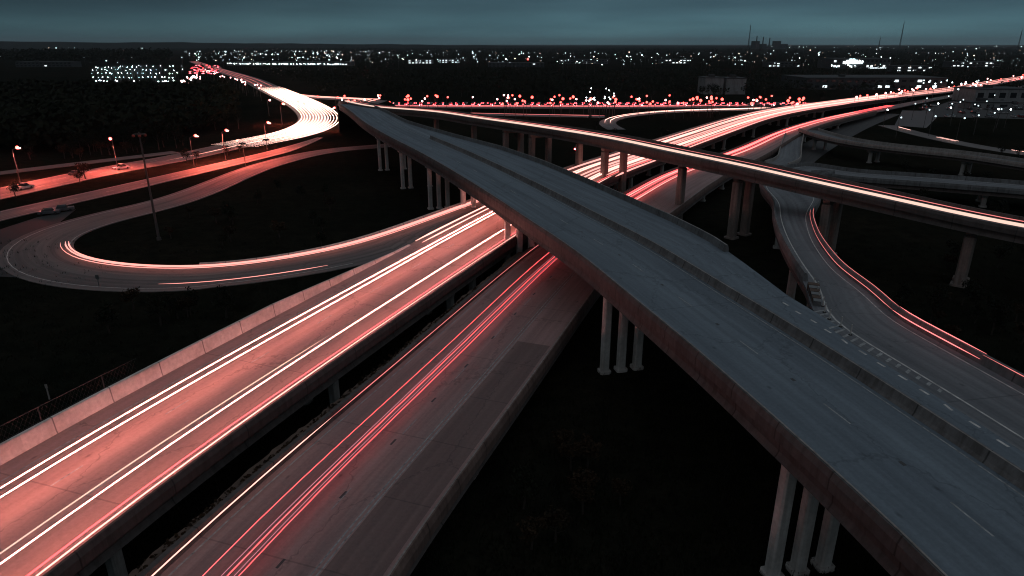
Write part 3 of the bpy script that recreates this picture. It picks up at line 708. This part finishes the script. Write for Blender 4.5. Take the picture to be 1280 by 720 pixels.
# nose between the grey flyover and the ramp: crash cushion and flexible delineators
kd = lambda f: pK.pt(f, .15)
for i in range(9):
    f = kn*1.0 + .004 + i*.0055 - .03
    q = pK.pt(f, .45 + .15*math.sin(i*2)); 
    if i == 0:
        t0 = thing('delineator_post', q, 'pale flexible delineator post at the nose of the ramp', 'post', 'delineators on the ramp nose')
        mb = MB(); mb.tube(q, q+Vector((0,0,.06)), .2, .18, 8); build('base', mb, M['black'], t0)
        mb = MB(); mb.tube(q+Vector((0,0,.06)), q+Vector((0,0,1.1)), .07, .06, 8); build('tube', mb, M['paint'], t0)
    else: dup(t0, q, R.uniform(0, 6))
q = pK.pt(kn+.012, .1); dr = pK.dir(kn); nv = Vector((dr.y, -dr.x, 0))
t = thing('crash_cushion', q, 'low segmented crash cushion guarding the split of flyover and ramp', 'crash cushion')
for k in range(6):
    mb = MB(); a = q - dr*(1.1*k); w_ = .62 - .05*k
    ring = lambda z: [a + nv*x + dr*y + Vector((0,0,z)) for x, y in ((-w_,-.45),(w_,-.45),(w_,.45),(-w_,.45))]
    mb.prism(ring(.02), ring(.85)); build('cell', mb, M['steel'] if k % 2 else M['dirt'], t)

# ================================================================== CARS
def car(loc, kind, paint, label, group, lit=True):
    t = thing('car' if kind != 'pickup' else 'pickup', loc, label, 'car' if kind != 'pickup' else 'pickup', group)
    o = Vector(loc); b = MB()
    L, W, H = (4.6, 1.85, 1.45) if kind != 'pickup' else (5.4, 1.95, 1.8)
    prof = [(-L/2, .45), (-L/2, .80), (-L/2+.15, .95), (-.9, 1.0), (.95, .95), (L/2-.25, .80), (L/2, .65), (L/2, .35), (-L/2+.1, .32)]
    ring = lambda y: [o + Vector((x, y, z)) for x, z in prof]
    b.prism(ring(-W/2), ring(W/2)); build('body', b, paint, t)
    c = MB()
    cab = [(-1.7,.99),(-1.2,H),(.2,H),(1.05,.96)] if kind != 'pickup' else [(-.5,.99),(-.4,H),(.7,H),(1.4,.96)]
    lo, hi = [o+Vector((x, -W/2+.08, z)) for x, z in cab], [o+Vector((x, W/2-.08, z)) for x, z in cab]
    for r in (lo, hi):
        for k in (1, 2): r[k].y += .12 if r is lo else -.12
    c.prism(lo, hi); build('cabin', c, M['glass'], t)
    r = MB(); x0, x1 = cab[1][0], cab[2][0]; r.box((o.x+x0, o.y-W/2+.2, o.z+H+.002), (o.x+x1, o.y+W/2-.2, o.z+H+.05), top=.94); build('roof', r, paint, t)
    for sx in (-1, 1):
        for sy in (-1, 1):
            w = MB(); q = o+Vector((sx*L*.31, sy*(W/2-.11), .33)); w.tube(q-Vector((0,.12,0)), q+Vector((0,.13,0)), .33, .33, 12); build('wheel', w, M['black'], t)
    for sy in (-1, 1):
        for nm, x, m in (('headlight', L/2, 'l_head'), ('tail_light', -L/2, 'l_tail')):
            w = MB(); w.box((o.x+x-.03, o.y+sy*(W/2-.3)-.22, o.z+.62), (o.x+x+.03, o.y+sy*(W/2-.3)+.22, o.z+.82)); build(nm, w, M[m] if lit else M['steel'], t)
    return t
c_sedan = car((0,0,0), 'sedan', PAINTS[2], 'x', None, False); c_pick = car((0,0,0), 'pickup', PAINTS[0], 'x', None, False); used = {0: 0, 1: 0}
def place_car(src, p, rot, label, group):
    k = 0 if src is c_sedan else 1
    if not used[k]: used[k] = 1; src.location = p; src.rotation_euler = (0,0,rot); src['label'] = label; src['group'] = group; return src
    return dup(src, p, rot, label, group)
spec = [(30,237,1,'pale pickup stopped on the left-hand highway nearest the left edge'), (152,212,1,'pale pickup stopped on the left-hand highway left of the tall mast'),
        (96,219,0,'dark car beside the lone median tree on the left-hand highway'), (246,194,0,'dark car on the highway below the lamp right of the tall mast'),
        (283,187,0,'dark car on the highway below the second lamp right of the mast'), (304,183,0,'dark car between two others on the highway before the bend'),
        (334,178,0,'dark car on the highway closest to the blazing bend')]
for u, v, k, lb in spec:
    p = at(u, v, 0); f = pE.frac(p); d = pE.dir(f); p.z = .112
    place_car(c_pick if k else c_sedan, p, math.atan2(d.y, d.x), lb, 'cars stopped on the left-hand highway')
# far cars: one small mesh each, lamps included
def far_car(paint, heads, lit=True):
    mb = MB(); mb.box((-2.3,-.9,.3),(2.3,.9,.95)); mb.box((-1.5,-.8,.952),(1.0,.8,1.5), mi=1, top=.8)
    for sx in (-1.5, 1.5):
        for sy in (-.8, .8): mb.tube((sx, sy-.12, .33), (sx, sy+.12, .33), .33, .33, 8, mi=2)
    for sy in (-.62, .62):
        mb.box((2.302,sy-.22,.6),(2.34,sy+.22,.86), mi=3); mb.box((-2.34,sy-.25,.6),(-2.302,sy+.25,.9), mi=4)
    return mb.mesh('far_car', [paint, M['glass'], M['black'], M['l_head'] if lit else M['steel'], M['l_far_tail'] if lit else M['glass']])
CM = [far_car(p, 1) for p in PAINTS]
CO = [far_car(p, 1, False) for p in PAINTS]
def put(name, me, p, rot, label, cat, group, sc=1.0):
    o = link(name, me, None, p); o.rotation_euler = (0,0,rot); o.scale = (sc,)*3; return tag(o, label, cat, group)
for u, v, rot, lb in ((62,268,.4,'pale parked vehicle on the stub left of the loop ramp'),(80,264,.5,'grey parked vehicle beside the stub next to the loop ramp')):
    p = at(u, v, 0); p.z = .05; put('parked_car', CO[4], p, rot, lb, 'car', 'vehicles parked by the loop ramp')
for i in range(190):   # queue along the cross road
    u = 430 + 580*i/190 + R.uniform(-2, 2); 
    p = at(u, 131.8 - 1.5*(i % 3), .7); p.z = .12
    put('car', CM[i % 5], p, (math.pi/2 + R.uniform(-.5, .5)) if i % 3 else R.choice((0, math.pi)), 'distant car with red tail lights queued along the far cross road', 'car', 'cars queued along the far cross road')
p = at(723, 187, .5); p.z = .02; put('car', far_car(PAINTS[3], 1), p, 1.4, 'lone car with red tail lights on the dark ground between the two flyovers', 'car', None, 1.6)
for i in range(46):
    f = .55 + .43*i/46; lat = pA.w(int(f*pA.n))*R.choice((.2,.4,.6,.8)); p = pA.pt(f, lat); p.z += .06
    if f*pA.n < fA(1120,118,2.5)*pA.n: continue
    d = pA.dir(f); put('car', CM[i % 5], p, math.atan2(d.y, d.x), 'distant car with red tail lights far along the viaduct road toward the right edge', 'car', 'cars far along the right-hand highway')
for i in range(64):
    u, v = R.uniform(1152, 1290), R.choice((128.5, 132, 136, 140.5, 145.5)); p = at(u, v, .5); p.z = .05
    if v > 140 and u < 1172: continue
    put('parked_car', CO[i % 5 if i % 3 else 0], p, R.choice((1.3, 1.45, 4.5)), 'small parked car in the dark lot at the right edge', 'car', 'cars parked in the right-hand lot')
for i in range(44):
    u = R.uniform(238, 275); v = R.uniform(82, 93); p = at(u, v, .5); p.z = .3
    put('car', CM[i % 5], p, math.pi/2 + R.uniform(-.3, .3), 'distant car on the rose-lit stretch near the horizon at the left', 'car', 'cars on the far rose-lit stretch', 1.6)

# ================================================================== DISTANT LAMPS
def far_lamp(head, r, h):
    mb = MB(); mb.tube((0,0,0), (0,0,h), .12, .08, 6); mb.tube((0,0,h), (1.2,0,h+.2), .05, .05, 5); mb.ball((1.4,0,h), r, 8, 5, mi=1)
    return mb.mesh('far_lamp', [M['pole'], M[head]])
LM = {k: far_lamp(h, r, 9) for k, (h, r) in dict(white=('l_white', .32), cool=('l_cool', .5), dim=('l_dim', .6), red=('l_tail', .6), redbig=('l_tail', .85), pink=('l_pink', .5), big=('l_white', .5), lot=('l_white', .36), small=('l_dim', .35), far=('l_cool', 1.6), fardim=('l_dim', 2.0)).items()}
def far(kind, u, v, label, group, sc=1.0, name='street_lamp', z=9, cat='street lamp'):
    p = at(u, v, z*sc); p.z = 0; return put(name, LM[kind], p, R.uniform(0, 6.3), label, cat, group, sc)
GR = 'lamps of the car park at the left'
for v, u0, u1, st in ((82.5,150,232,5.2),(84.5,118,170,4.2),(87.5,117,228,4.6),(91.5,116,226,5.0),(96.5,116,222,5.6),(101,122,146,3.4),(101.3,166,222,3.3)):
    u = u0
    while u < u1:
        if R.random() < .82: far(R.choice(('lot', 'small', 'lot')), u + R.uniform(-1, 1), v + R.uniform(-.7, .7), 'small white lamp in the dense grid of lights over the far left car park', GR, 1.0, 'car_park_light', cat='car park light')
        u += st
for i in range(62):
    far(R.choice(('big', 'white', 'big')), 284 + 152*i/62, 79.5 + R.uniform(-.5, .5) + .8*i/62, 'bright white lamp in the long straight row of lights at the upper left', 'row of white lamps at the upper left', name='floodlight', cat='floodlight')  # ordinary lamp posts, like the other far street lamps
for i in range(34):
    u = R.uniform(222, 250); far(R.choice(('pink', 'white')), u, 104 - (u-222)*.32 + R.uniform(-3.5, 3), 'pinkish white lamp clustered where the left-hand highway meets the horizon lights', 'lamps clustered on the far left highway')
for i in range(26):
    u = R.uniform(252, 326); far('pink', u, 87 + (u-252)*.30 + R.uniform(-2, 2), 'pinkish lamp along the far stretch of the left-hand highway', 'lamps along the far left highway')
for i in range(112):
    u = R.choice((R.uniform(320, 1010), R.choice((430,447,490,512,545,588,620,634,662,690,702,740,752,768,795,812,836,858,868,889,905,936,962,985,996)) + R.uniform(-4, 4)))
    far(R.choice(('red', 'redbig', 'red', 'pink')), u, R.uniform(119, 130), 'red and white lamp standing along the far cross road', 'lamps along the far cross road')
for i in range(16): far('white', R.uniform(735, 765), R.uniform(110, 127), 'white lamp in the small cluster behind the middle of the cross road', 'white lamps behind the cross road')
for i in range(40):
    u = R.uniform(1060, 1290); far(R.choice(('pink', 'red')), u, 124 - (u-1060)*.125 + R.uniform(-4, 1), 'red lamp along the far end of the right-hand highway', 'lamps along the far right highway')
for i in range(26): far(R.choice(('cool', 'dim')), R.uniform(1150, 1230), R.uniform(100, 112), 'white lamp near the far end of the right-hand highway', 'white lamps at the end of the right highway')
for i in range(22): far(R.choice(('small', 'lot', 'small')), R.uniform(1100, 1280), R.uniform(118, 150), 'white lamp over the dark lots at the right edge', 'lamps over the right-hand lots')
dens = [(230,440,64,75,90),(440,640,64,78,44),(640,960,66,80,66),(960,1280,58,84,76),(0,200,60,92,8)]
TL = MB()
for u0, u1, v0, v1, n in dens:
    for i in range(int(n*2.6)):
        u = R.uniform(u0, u1); v = v0 + (v1-v0)*R.random()**1.3
        if R.random() < .45: u = u0 + (u1-u0)*(round((u-u0)/(u1-u0)*9)/9) + R.gauss(0, 5); v = v0 + (v1-v0)*(round((v-v0)/(v1-v0)*3)/3) + R.gauss(0, .5)
        if u < 232 and v > 79: v = 72
        h = R.choice((6, 9, 9, 14)); p = at(u, v, h); dist = p.y
        r = min(2.2, dist*R.choice((.00010, .00016, .00022, .00022, .00035, .0006))); mi = R.choice((1, 1, 2, 2, 2, 3))
        TL.tube((p.x, p.y, 0), (p.x, p.y, h), .15, .1, 5); TL.ball((p.x, p.y, h), r, 8, 5, mi=mi)
w = link('town_lights', TL.mesh('town_lights', [M['pole'], M['l_cool'], M['l_dim'], M['l_warm']])); w['kind'] = 'stuff'
far('red', 658, 74, 'single red beacon light below the horizon left of centre', None, 2.2, 'beacon')
# ================================================================== FAR BUILDINGS
def building(u0, u1, v, h, depth, label, floors=2, lit=0, mat='wall', name='building', sign=None):
    a, b = at(u0, v, 0), at(u1, v, 0); a.z = b.z = 0; b.y = a.y
    w = b.x - a.x; t = thing(name, ((a.x+b.x)/2, a.y+depth/2, 0), label, 'building')
    mb = MB(); mb.box((a.x, a.y, -.2), (b.x, a.y+depth, h)); build('wall', mb, M[mat], t)
    mb = MB(); mb.box((a.x-.3, a.y-.3, h+.002), (b.x+.3, a.y+depth+.3, h+.7)); mb.box((a.x+w*.3, a.y+depth*.3, h+.702), (a.x+w*.3+5, a.y+depth*.3+4, h+2.8)); build('roof', mb, M['roof'], t)
    nb = max(3, min(22, int(w/7))); fh = h/max(1, floors)
    for k in range(floors):
        for j in range(nb):
            x = a.x + w*(j+.5)/nb; z = fh*k + fh*.35; ww = w/nb*.28
            mb = MB(); mb.box((x-ww, a.y-.08, z), (x+ww, a.y+.05, z+fh*.4)); build('window', mb, M['l_win'] if R.random() < lit else M['window'], t)
    mb = MB(); mb.box((a.x+w*.48, a.y-.1, 0), (a.x+w*.48+2.4, a.y+.05, 2.5)); build('door', mb, M['steel'], t)
    return t
building(880, 903, 118, 13, 22, 'pale windowless block behind the cross road, left of its twin', 0, 0, 'wall')
building(906.5, 931, 118, 12.6, 22, 'pale windowless block behind the cross road, right of its twin', 0, 0, 'wall')
building(1006, 1182, 112, 10, 60, 'long low dark warehouse behind the far right highway', 2, .18, 'wall_dark', 'warehouse')
building(1217, 1285, 128, 9, 26, 'grey long-fronted hall beside the right-hand parking lot', 1, 0, 'wall', 'hall')
building(1212, 1262, 136, 3.6, 12, 'low pale shed in front of the grey hall at the right edge', 1, 0, 'wall', 'shed')
t = building(1040, 1112, 86, 16, 60, 'brightly floodlit large building below the horizon on the right', 2, .5, 'wall_dark', 'arena')
a = at(1052, 86, 0)
for k in range(7):
    mb = MB(); x = a.x + 5.2*k; hh = 3.5 + 5*math.exp(-((k-2.5)/2.0)**2); mb.box((x, a.y-1.2, 8), (x+4.3, a.y-.9, 8+hh)); build('lit_panel', mb, M['l_stad' if 1 < k < 5 else 'l_win'], t)
a = at(1085, 88, 0); mb = MB(); mb.box((a.x, a.y-.6, 3), (a.x+60, a.y-.3, 4.4)); build('lit_canopy', mb, M['l_win'], t)
for k in range(12): far(R.choice(('big', 'white', 'cool')), 1064 + R.gauss(0, 9), 78 + R.gauss(0, 4), 'bright floodlight around the lit arena below the right horizon', 'floodlights around the arena', 1.5, 'floodlight', cat='floodlight')
for u0, u1, v, h, lb, lit in ((510,540,80,8,'low lit shop row below the horizon, left of centre',.9),(548,572,79,8,'short lit building right of the low shop row',.8),(610,680,84,7,'dark flat hall below the horizon near the centre',.05),
        (700,760,80,9,'dark hall with a few lit windows at the centre horizon',.12),(826,862,80,9,'lit block at the right-centre horizon',.7),(1120,1165,90,8,'low hall with lit windows right of the arena',.6),
        (960,1000,84,8,'dark block between the twin pale blocks and the arena',.1),(1190,1250,84,9,'dark flat works building at the right horizon',.2),(20,90,84,9,'dark flat building among the woods at the far left',.04)):
    building(u0, u1, v, h, 30, lb, 2, lit, 'wall_dark')
building(284, 438, 82.5, 7, 40, 'very long low building under the straight row of white lamps at the upper left', 1, .45, 'wall_dark', 'long_hall')
# masts on the horizon
for u, hh, lb in ((935, 190, 'thin radio mast on the horizon right of centre'), (1124, 210, 'thin radio mast on the horizon above the arena'), (1098, 90, 'short radio mast on the horizon left of the taller one'), (1272, 150, 'thin radio mast at the right end of the horizon')):
    p = along(u, 6000); t = thing('radio_mast', p, lb, 'radio mast'); mb = MB()
    for k in range(3):
        a = 2.1*k; mb.tube(p+Vector((6*math.cos(a), 6*math.sin(a), 0)), p+Vector((1.2*math.cos(a), 1.2*math.sin(a), hh)), 1.6, 1.0, 5)
    for k in range(12): mb.tube(p+Vector((-4, 0, hh*k/12)), p+Vector((4, 0, hh*(k+1)/12)), .5, .5, 4)
    build('lattice', mb, M['pole'], t); mb = MB(); mb.tube(p+Vector((0,0,hh)), p+Vector((0,0,hh+18)), .8, .4, 5); build('antenna', mb, M['pole'], t)
p = along(950, 6000); mb = MB()
for k in range(5): mb.box((p.x+k*60-60, p.y, -1), (p.x+k*60-8, p.y+60, 40+28*math.sin(k*2.1+1)))
for k in range(3): mb.tube((p.x-40+k*55, p.y-8, 0), (p.x-40+k*55, p.y-8, 105-8*k), 6, 4, 10)
solid('factory', mb, M['wall_dark'], 'small dark factory outline with chimneys on the horizon right of centre', 'factory')

# ================================================================== VEGETATION
def crown(mb, c, rx, rz, n, size, rnd, lean=0):
    c = Vector(c)
    lobes = [(c + Vector((rnd.uniform(-.55,.55)*rx, rnd.uniform(-.55,.55)*rx, rnd.uniform(-.5,.55)*rz)), rnd.uniform(.35,.62)) for _ in range(7)]
    for _ in range(n):
        lc, lr = rnd.choice(lobes)
        d = Vector((rnd.gauss(0,1), rnd.gauss(0,1), rnd.gauss(0,1))).normalized()*(rnd.random()**.4)
        q = lc + Vector((d.x*rx*lr, d.y*rx*lr, d.z*rz*lr))
        e = Vector((rnd.gauss(0,1), rnd.gauss(0,1), rnd.gauss(0,.7))).normalized(); g = e.orthogonal().normalized(); s = size*rnd.uniform(.5,1.3)
        g = (g*math.cos(1.7*rnd.random()) + e.cross(g)*math.sin(1.7*rnd.random())).normalized()
        mb.quad(q-e*s, q-g*s*.6, q+e*s, q+g*s*.6)
def tree_proto(seed, h, r, leaf='leaf'):
    rnd = random.Random(seed); t = thing('tree', (0,0,0), 'x', 'tree')
    mb = MB(); top = Vector((rnd.uniform(-.4,.4), rnd.uniform(-.4,.4), h*.6)); mb.tube((0,0,-.2), top*.5, .2, .14, 7); mb.tube(top*.5, top, .14, .06, 6)
    for k in range(6):
        a = rnd.uniform(0, 6.3); b = top*rnd.uniform(.45,.95); mb.tube(b, b+Vector((math.cos(a)*r*.6, math.sin(a)*r*.6, h*.22)), .06, .02, 5)
    build('trunk', mb, M['bark'], t)
    mb = MB(); crown(mb, (top.x*.9, top.y*.9, h*.64), r, h*.36, 520, .26, rnd); build('crown', mb, M[leaf], t); return t
TP = [tree_proto(1, 6.5, 2.4), tree_proto(2, 8.5, 2.8), tree_proto(3, 5, 2.2, 'leaf_red'), tree_proto(4, 10, 3.4)]
tu = [0]*4
def plant(i, p, label, group, sc=1.0):
    if not tu[i]:
        tu[i] = 1; o = TP[i]; o.location = p; o['label'] = label; o.scale = (sc,)*3
        if group: o['group'] = group
        return o
    return dup(TP[i], p, R.uniform(0, 6), label, group, sc)
plant(2, at(107, 224, 0), 'lone dark tree in the median of the left-hand highway', None, 1.1)
def free(p, m=4):
    for path in (pA, pB, pG, pC, pK, pD, pE, pE2, pL, pQ, pX, pR, pS, pV, pF, pF2, pF3):
        k = min(range(0, path.n+1), key=lambda i: (path.p[i].x-p.x)**2 + (path.p[i].y-p.y)**2)
        d = p - path.p[k]; l = d.dot(path.nv[k])
        if -m < l < path.w(k)+m and abs(d.dot(Vector((-path.nv[k].y, path.nv[k].x, 0)))) < 12: return False
    return True
rt = random.Random(11); cnt = 0
for i in range(400):
    u, v = rt.choice(((rt.uniform(0, 360), rt.uniform(160, 205)), (rt.uniform(30, 330), rt.uniform(185, 200)))); p = at(u, v, 0)
    f = pE.frac(p); k = int(f*pE.n); l = (p-pE.p[k]).dot(pE.nv[k])
    if l < -7 and l > -40 and free(p, 5):
        plant(rt.choice((0, 1, 3, 2)), p, 'dark bushy tree on the far verge of the left-hand highway', 'trees on the far verge of the left highway', rt.uniform(.7, 1.15)); cnt += 1
    if cnt > 34: break
for lb, gr, rect, n, kinds in (
    ('dark small tree on the slope below the loop ramp', 'trees below the loop ramp', (120, 420, 372, 420), 16, (0, 2)),
    ('dark small tree in the infield of the loop ramp', 'trees inside the loop ramp', (150, 470, 225, 325), 16, (0, 2)),
    ('dark tree on the ground right of the curved ramp', 'trees right of the curved ramp', (1090, 1290, 320, 430), 22, (0, 1, 2)),
    ('dark tree between the far loop road and the viaduct', 'trees near the far loop road', (560, 980, 146, 180), 16, (0, 1)),
    ('dark small tree on the ground beneath the grey flyover', 'trees beneath the grey flyover', (640, 960, 540, 700), 9, (2, 0)),
    ('dark tree on the ground beyond the slip ramp', 'trees beyond the slip ramp', (1120, 1290, 186, 275), 16, (0, 1))):
    c = 0
    for _ in range(300):
        p = at(rt.uniform(rect[0], rect[1]), rt.uniform(rect[2], rect[3]), 0)
        if free(p, 4): plant(rt.choice(kinds), p, lb, gr, rt.uniform(.45, .8)); c += 1
        if c >= n: break
for i in range(60):
    p = at(rt.uniform(440, 1080), rt.uniform(117, 126), 0)
    if free(p, 4): plant(rt.choice((0, 1, 3)), p, 'dark tree standing behind the lamps of the far cross road', 'trees behind the far cross road', rt.uniform(.8, 1.2))
for i, (u, v, k) in enumerate(((246,200,2),(284,195,0),(234,203,0),(300,190,2),(100,229,0),(20,247,0))):
    p = at(u, v, 0); plant(k, p, 'small tree lit red by the median lamps of the left-hand highway', 'trees in the median of the left highway', .55 + .1*(i % 3))
# far woods that read as one mass
mb = MB(); rw = random.Random(5)
def wood(n, region, hmin, hmax, leaves=26):
    for _ in range(n):
        p = region()
        if p is None: continue
        h = rw.uniform(hmin, hmax)*(1 + p.y/4000); r = h*.36
        for _ in range(leaves):
            d = Vector((rw.gauss(0,1), rw.gauss(0,1), rw.gauss(0,1))).normalized()*(rw.random()**.35)
            q = p + Vector((d.x*r, d.y*r, h*.62 + d.z*h*.4)); e = Vector((rw.gauss(0,1), rw.gauss(0,1), rw.gauss(0,.8))).normalized(); g = e.orthogonal().normalized(); s = r*rw.uniform(.22,.42)
            mb.quad(q-e*s, q-g*s*.7, q+e*s, q+g*s*.7)
def left_wood():
    u, d = rw.uniform(-120, 340), 260 + 290*rw.random(); p = along(u, d); p.z = 0
    k = min(range(0, pE.n+1, 2), key=lambda i: (pE.p[i].x-p.x)**2 + (pE.p[i].y-p.y)**2); l = (p-pE.p[k]).dot(pE.nv[k])
    return p if l < -34 else None
def far_left():
    p = along(rw.uniform(-120, 215), rw.uniform(1400, 2600)); p.z = 0; return p
def mid_wood():
    p = along(rw.uniform(300, 1300), rw.uniform(560, 1000)); p.z = 0
    for path in (pE, pA):
        k = min(range(0, path.n+1, 2), key=lambda i: (path.p[i].x-p.x)**2 + (path.p[i].y-p.y)**2)
        if -22 < (p-path.p[k]).dot(path.nv[k]) < path.w(k)+22 and (p-path.p[k]).length < 60: return None
    return p
def far_wood():
    p = along(rw.uniform(250, 1300), rw.uniform(1100, 4200)); p.z = 0; return p
wood(2600, left_wood, 8, 13, 30); wood(700, far_left, 12, 18, 20); wood(1300, mid_wood, 5, 9, 22); wood(900, far_wood, 7, 11, 14)
w = link('woodland', mb.mesh('woodland', M['leaf'])); w['kind'] = 'stuff'
# rough grass and weeds near the bridges
mb = MB(); rg = random.Random(8)
for _ in range(9000):
    p = at(rg.uniform(-40, 1290), 300 + 430*rg.random()**.8, 0)
    for _ in range(5):
        a = rg.uniform(0, 6.3); h = rg.uniform(.15, .7); b = p + Vector((rg.uniform(-.5,.5), rg.uniform(-.5,.5), 0)); s = Vector((math.cos(a)*.07, math.sin(a)*.07, 0)); e = Vector((rg.uniform(-.25,.25), rg.uniform(-.25,.25), h))
        i = len(mb.v); mb.v += [tuple(b-s), tuple(b+s), tuple(b+e)]; mb.face((i, i+1, i+2))
w = link('grass', mb.mesh('grass', M['leaf'])); w['kind'] = 'stuff'
# weeds and silt gathered on the outer ledge of the lower bridge
mb = MB()
for _ in range(2600):
    f = rg.uniform(0, fB(600,372)); d = .5 + .5*math.sin(f*140) ; q = pB.pt(f, -.62 - rg.random()*(.35+.5*d*rg.random()), rg.uniform(.2, .85))
    e = Vector((rg.gauss(0,1), rg.gauss(0,1), rg.gauss(0,1))).normalized(); g = e.orthogonal(); s = rg.uniform(.08,.22); mb.quad(q-e*s, q-g*s*.6, q+e*s, q+g*s*.6)
w = link('weeds', mb.mesh('weeds', M['leaf_red'])); w['kind'] = 'stuff'

mb = MB(); rb = random.Random(21); nz = [rb.uniform(0, 1) for _ in range(pB.n+2)]
dn = []; f1 = fB(660,320); ks = int(f1*pB.n)
fine = 8
for i in range(ks*fine):
    f = i/(fine*pB.n); q = .35 + .5*nz[i//fine]*(1-(i % fine)/fine) + .5*nz[i//fine+1]*(i % fine)/fine + rb.uniform(-.09, .09)
    dn.append((pB.pt(f, -.60, .74), pB.pt(f, -.60-q*1.3, .62+rb.uniform(-.08,.08)), pB.pt(f, -.60-q*.9, -.5), pB.pt(f, -.60, -.6)))
for a, b in zip(dn, dn[1:]):
    for k in range(3): mb.quad(a[k], b[k], b[k+1], a[k+1])
build('dirt_ledge', mb, M['dirt'], B)

# evening haze over the whole plain
mb = MB(); mb.box((-41000, -41000, -3), (41000, 41000, 300)); hz = bpy.data.materials.new('evening_haze'); hz.use_nodes = True; nt = hz.node_tree; nt.nodes.clear()
pv = N(nt, 'ShaderNodeVolumePrincipled'); pv.inputs['Color'].default_value = (.75, .85, .9, 1); pv.inputs['Density'].default_value = 3e-5; pv.inputs['Anisotropy'].default_value = .3
ou = N(nt, 'ShaderNodeOutputMaterial'); nt.links.new(pv.outputs[0], ou.inputs['Volume'])
h = link('haze', mb.mesh('haze', hz)); h['kind'] = 'stuff'

# ================================================================== SKY, SUN, CAMERA
SUN_EL, SUN_AZ = math.radians(6), math.radians(205)
W = bpy.data.worlds.new('World'); S.world = W; W.use_nodes = True; nt = W.node_tree; bg = nt.nodes['Background']
sky = N(nt, 'ShaderNodeTexSky', sky_type='NISHITA'); sky.sun_disc = False; sky.sun_elevation = SUN_EL; sky.sun_rotation = SUN_AZ
tc = N(nt, 'ShaderNodeTexCoord').outputs['Generated']
# overcast: the clear sky is buried under a teal-grey cloud layer, drawn in long bands near the horizon
sepd = N(nt, 'ShaderNodeSeparateXYZ'); nt.links.new(tc, sepd.inputs[0])
cl = noise(nt, scaled(nt, tc, (1.6, 1.6, 16)), 1.7, 6, 0.55)
cl2 = noise(nt, scaled(nt, tc, (5, 5, 60)), 1.0, 4, 0.5)
elev = ramp(nt, sepd.outputs[2], [(0.0, (.74, 1.62, 1.92)), (0.025, (.70, 1.52, 1.80)), (0.045, (.46, .96, 1.20)), (0.085, (.22, .44, .58)), (0.16, (.55, .72, .85)), (0.6, (1.8, 2.05, 2.3)), (1.0, (2.3, 2.6, 2.9))])
mr = N(nt, 'ShaderNodeMapRange'); mr.inputs[1].default_value = -.7; mr.inputs[2].default_value = .1; mr.inputs[3].default_value = .5; mr.inputs[4].default_value = 1.08; nt.links.new(sepd.outputs[0], mr.inputs[0])
bw = N(nt, 'ShaderNodeRGBToBW'); nt.links.new(sky.outputs[0], bw.inputs[0])
flat = N(nt, 'ShaderNodeMapRange'); flat.inputs[1].default_value = 0; flat.inputs[2].default_value = 6; flat.inputs[3].default_value = .9; flat.inputs[4].default_value = 1.3
nt.links.new(bw.outputs[0], flat.inputs[0])
c = mul(nt, elev, ramp(nt, cl, [(0.3, (.74, .75, .78)), (0.72, (1.15, 1.14, 1.12))]))
c = mul(nt, c, ramp(nt, cl2, [(0.3, (.9, .9, .9)), (0.7, (1.08, 1.08, 1.08))]))
vm = N(nt, 'ShaderNodeVectorMath', operation='SCALE'); nt.links.new(c, vm.inputs[0]); mm = N(nt, 'ShaderNodeMath', operation='MULTIPLY'); nt.links.new(flat.outputs[0], mm.inputs[0]); nt.links.new(mr.outputs[0], mm.inputs[1]); nt.links.new(mm.outputs[0], vm.inputs['Scale'])
nt.links.new(vm.outputs[0], bg.inputs[0]); bg.inputs[1].default_value = .10
sun = bpy.data.lights.new('sun', 'SUN'); sun.energy = .05; sun.angle = math.radians(30); sun.color = (1, .9, .85)
so = link('sun', sun); so.rotation_euler = (math.radians(60), 0, math.radians(-25))
cam = bpy.data.cameras.new('camera'); cam.sensor_width = 36; cam.lens = F/1280*36; cam.clip_start = .5; cam.clip_end = 60000
co = link('camera', cam, None, (0, 0, CAM_H)); co.rotation_euler = (math.radians(90) - PITCH, 0, 0); S.camera = co
S.view_settings.view_transform = 'Standard'; S.view_settings.look = 'None'; S.view_settings.exposure = 0; S.view_settings.gamma = 1
S.render.engine = 'CYCLES'; S.cycles.use_denoising = True; S.cycles.filter_width = 1.1; S.cycles.max_bounces = 5; S.cycles.diffuse_bounces = 3; S.cycles.glossy_bounces = 2
S.cycles.sample_clamp_indirect = 4; S.cycles.use_light_tree = True; S.cycles.caustics_reflective = False; S.cycles.caustics_refractive = False
for o in list(bpy.data.objects):
    if '_org' in o: del o['_org']
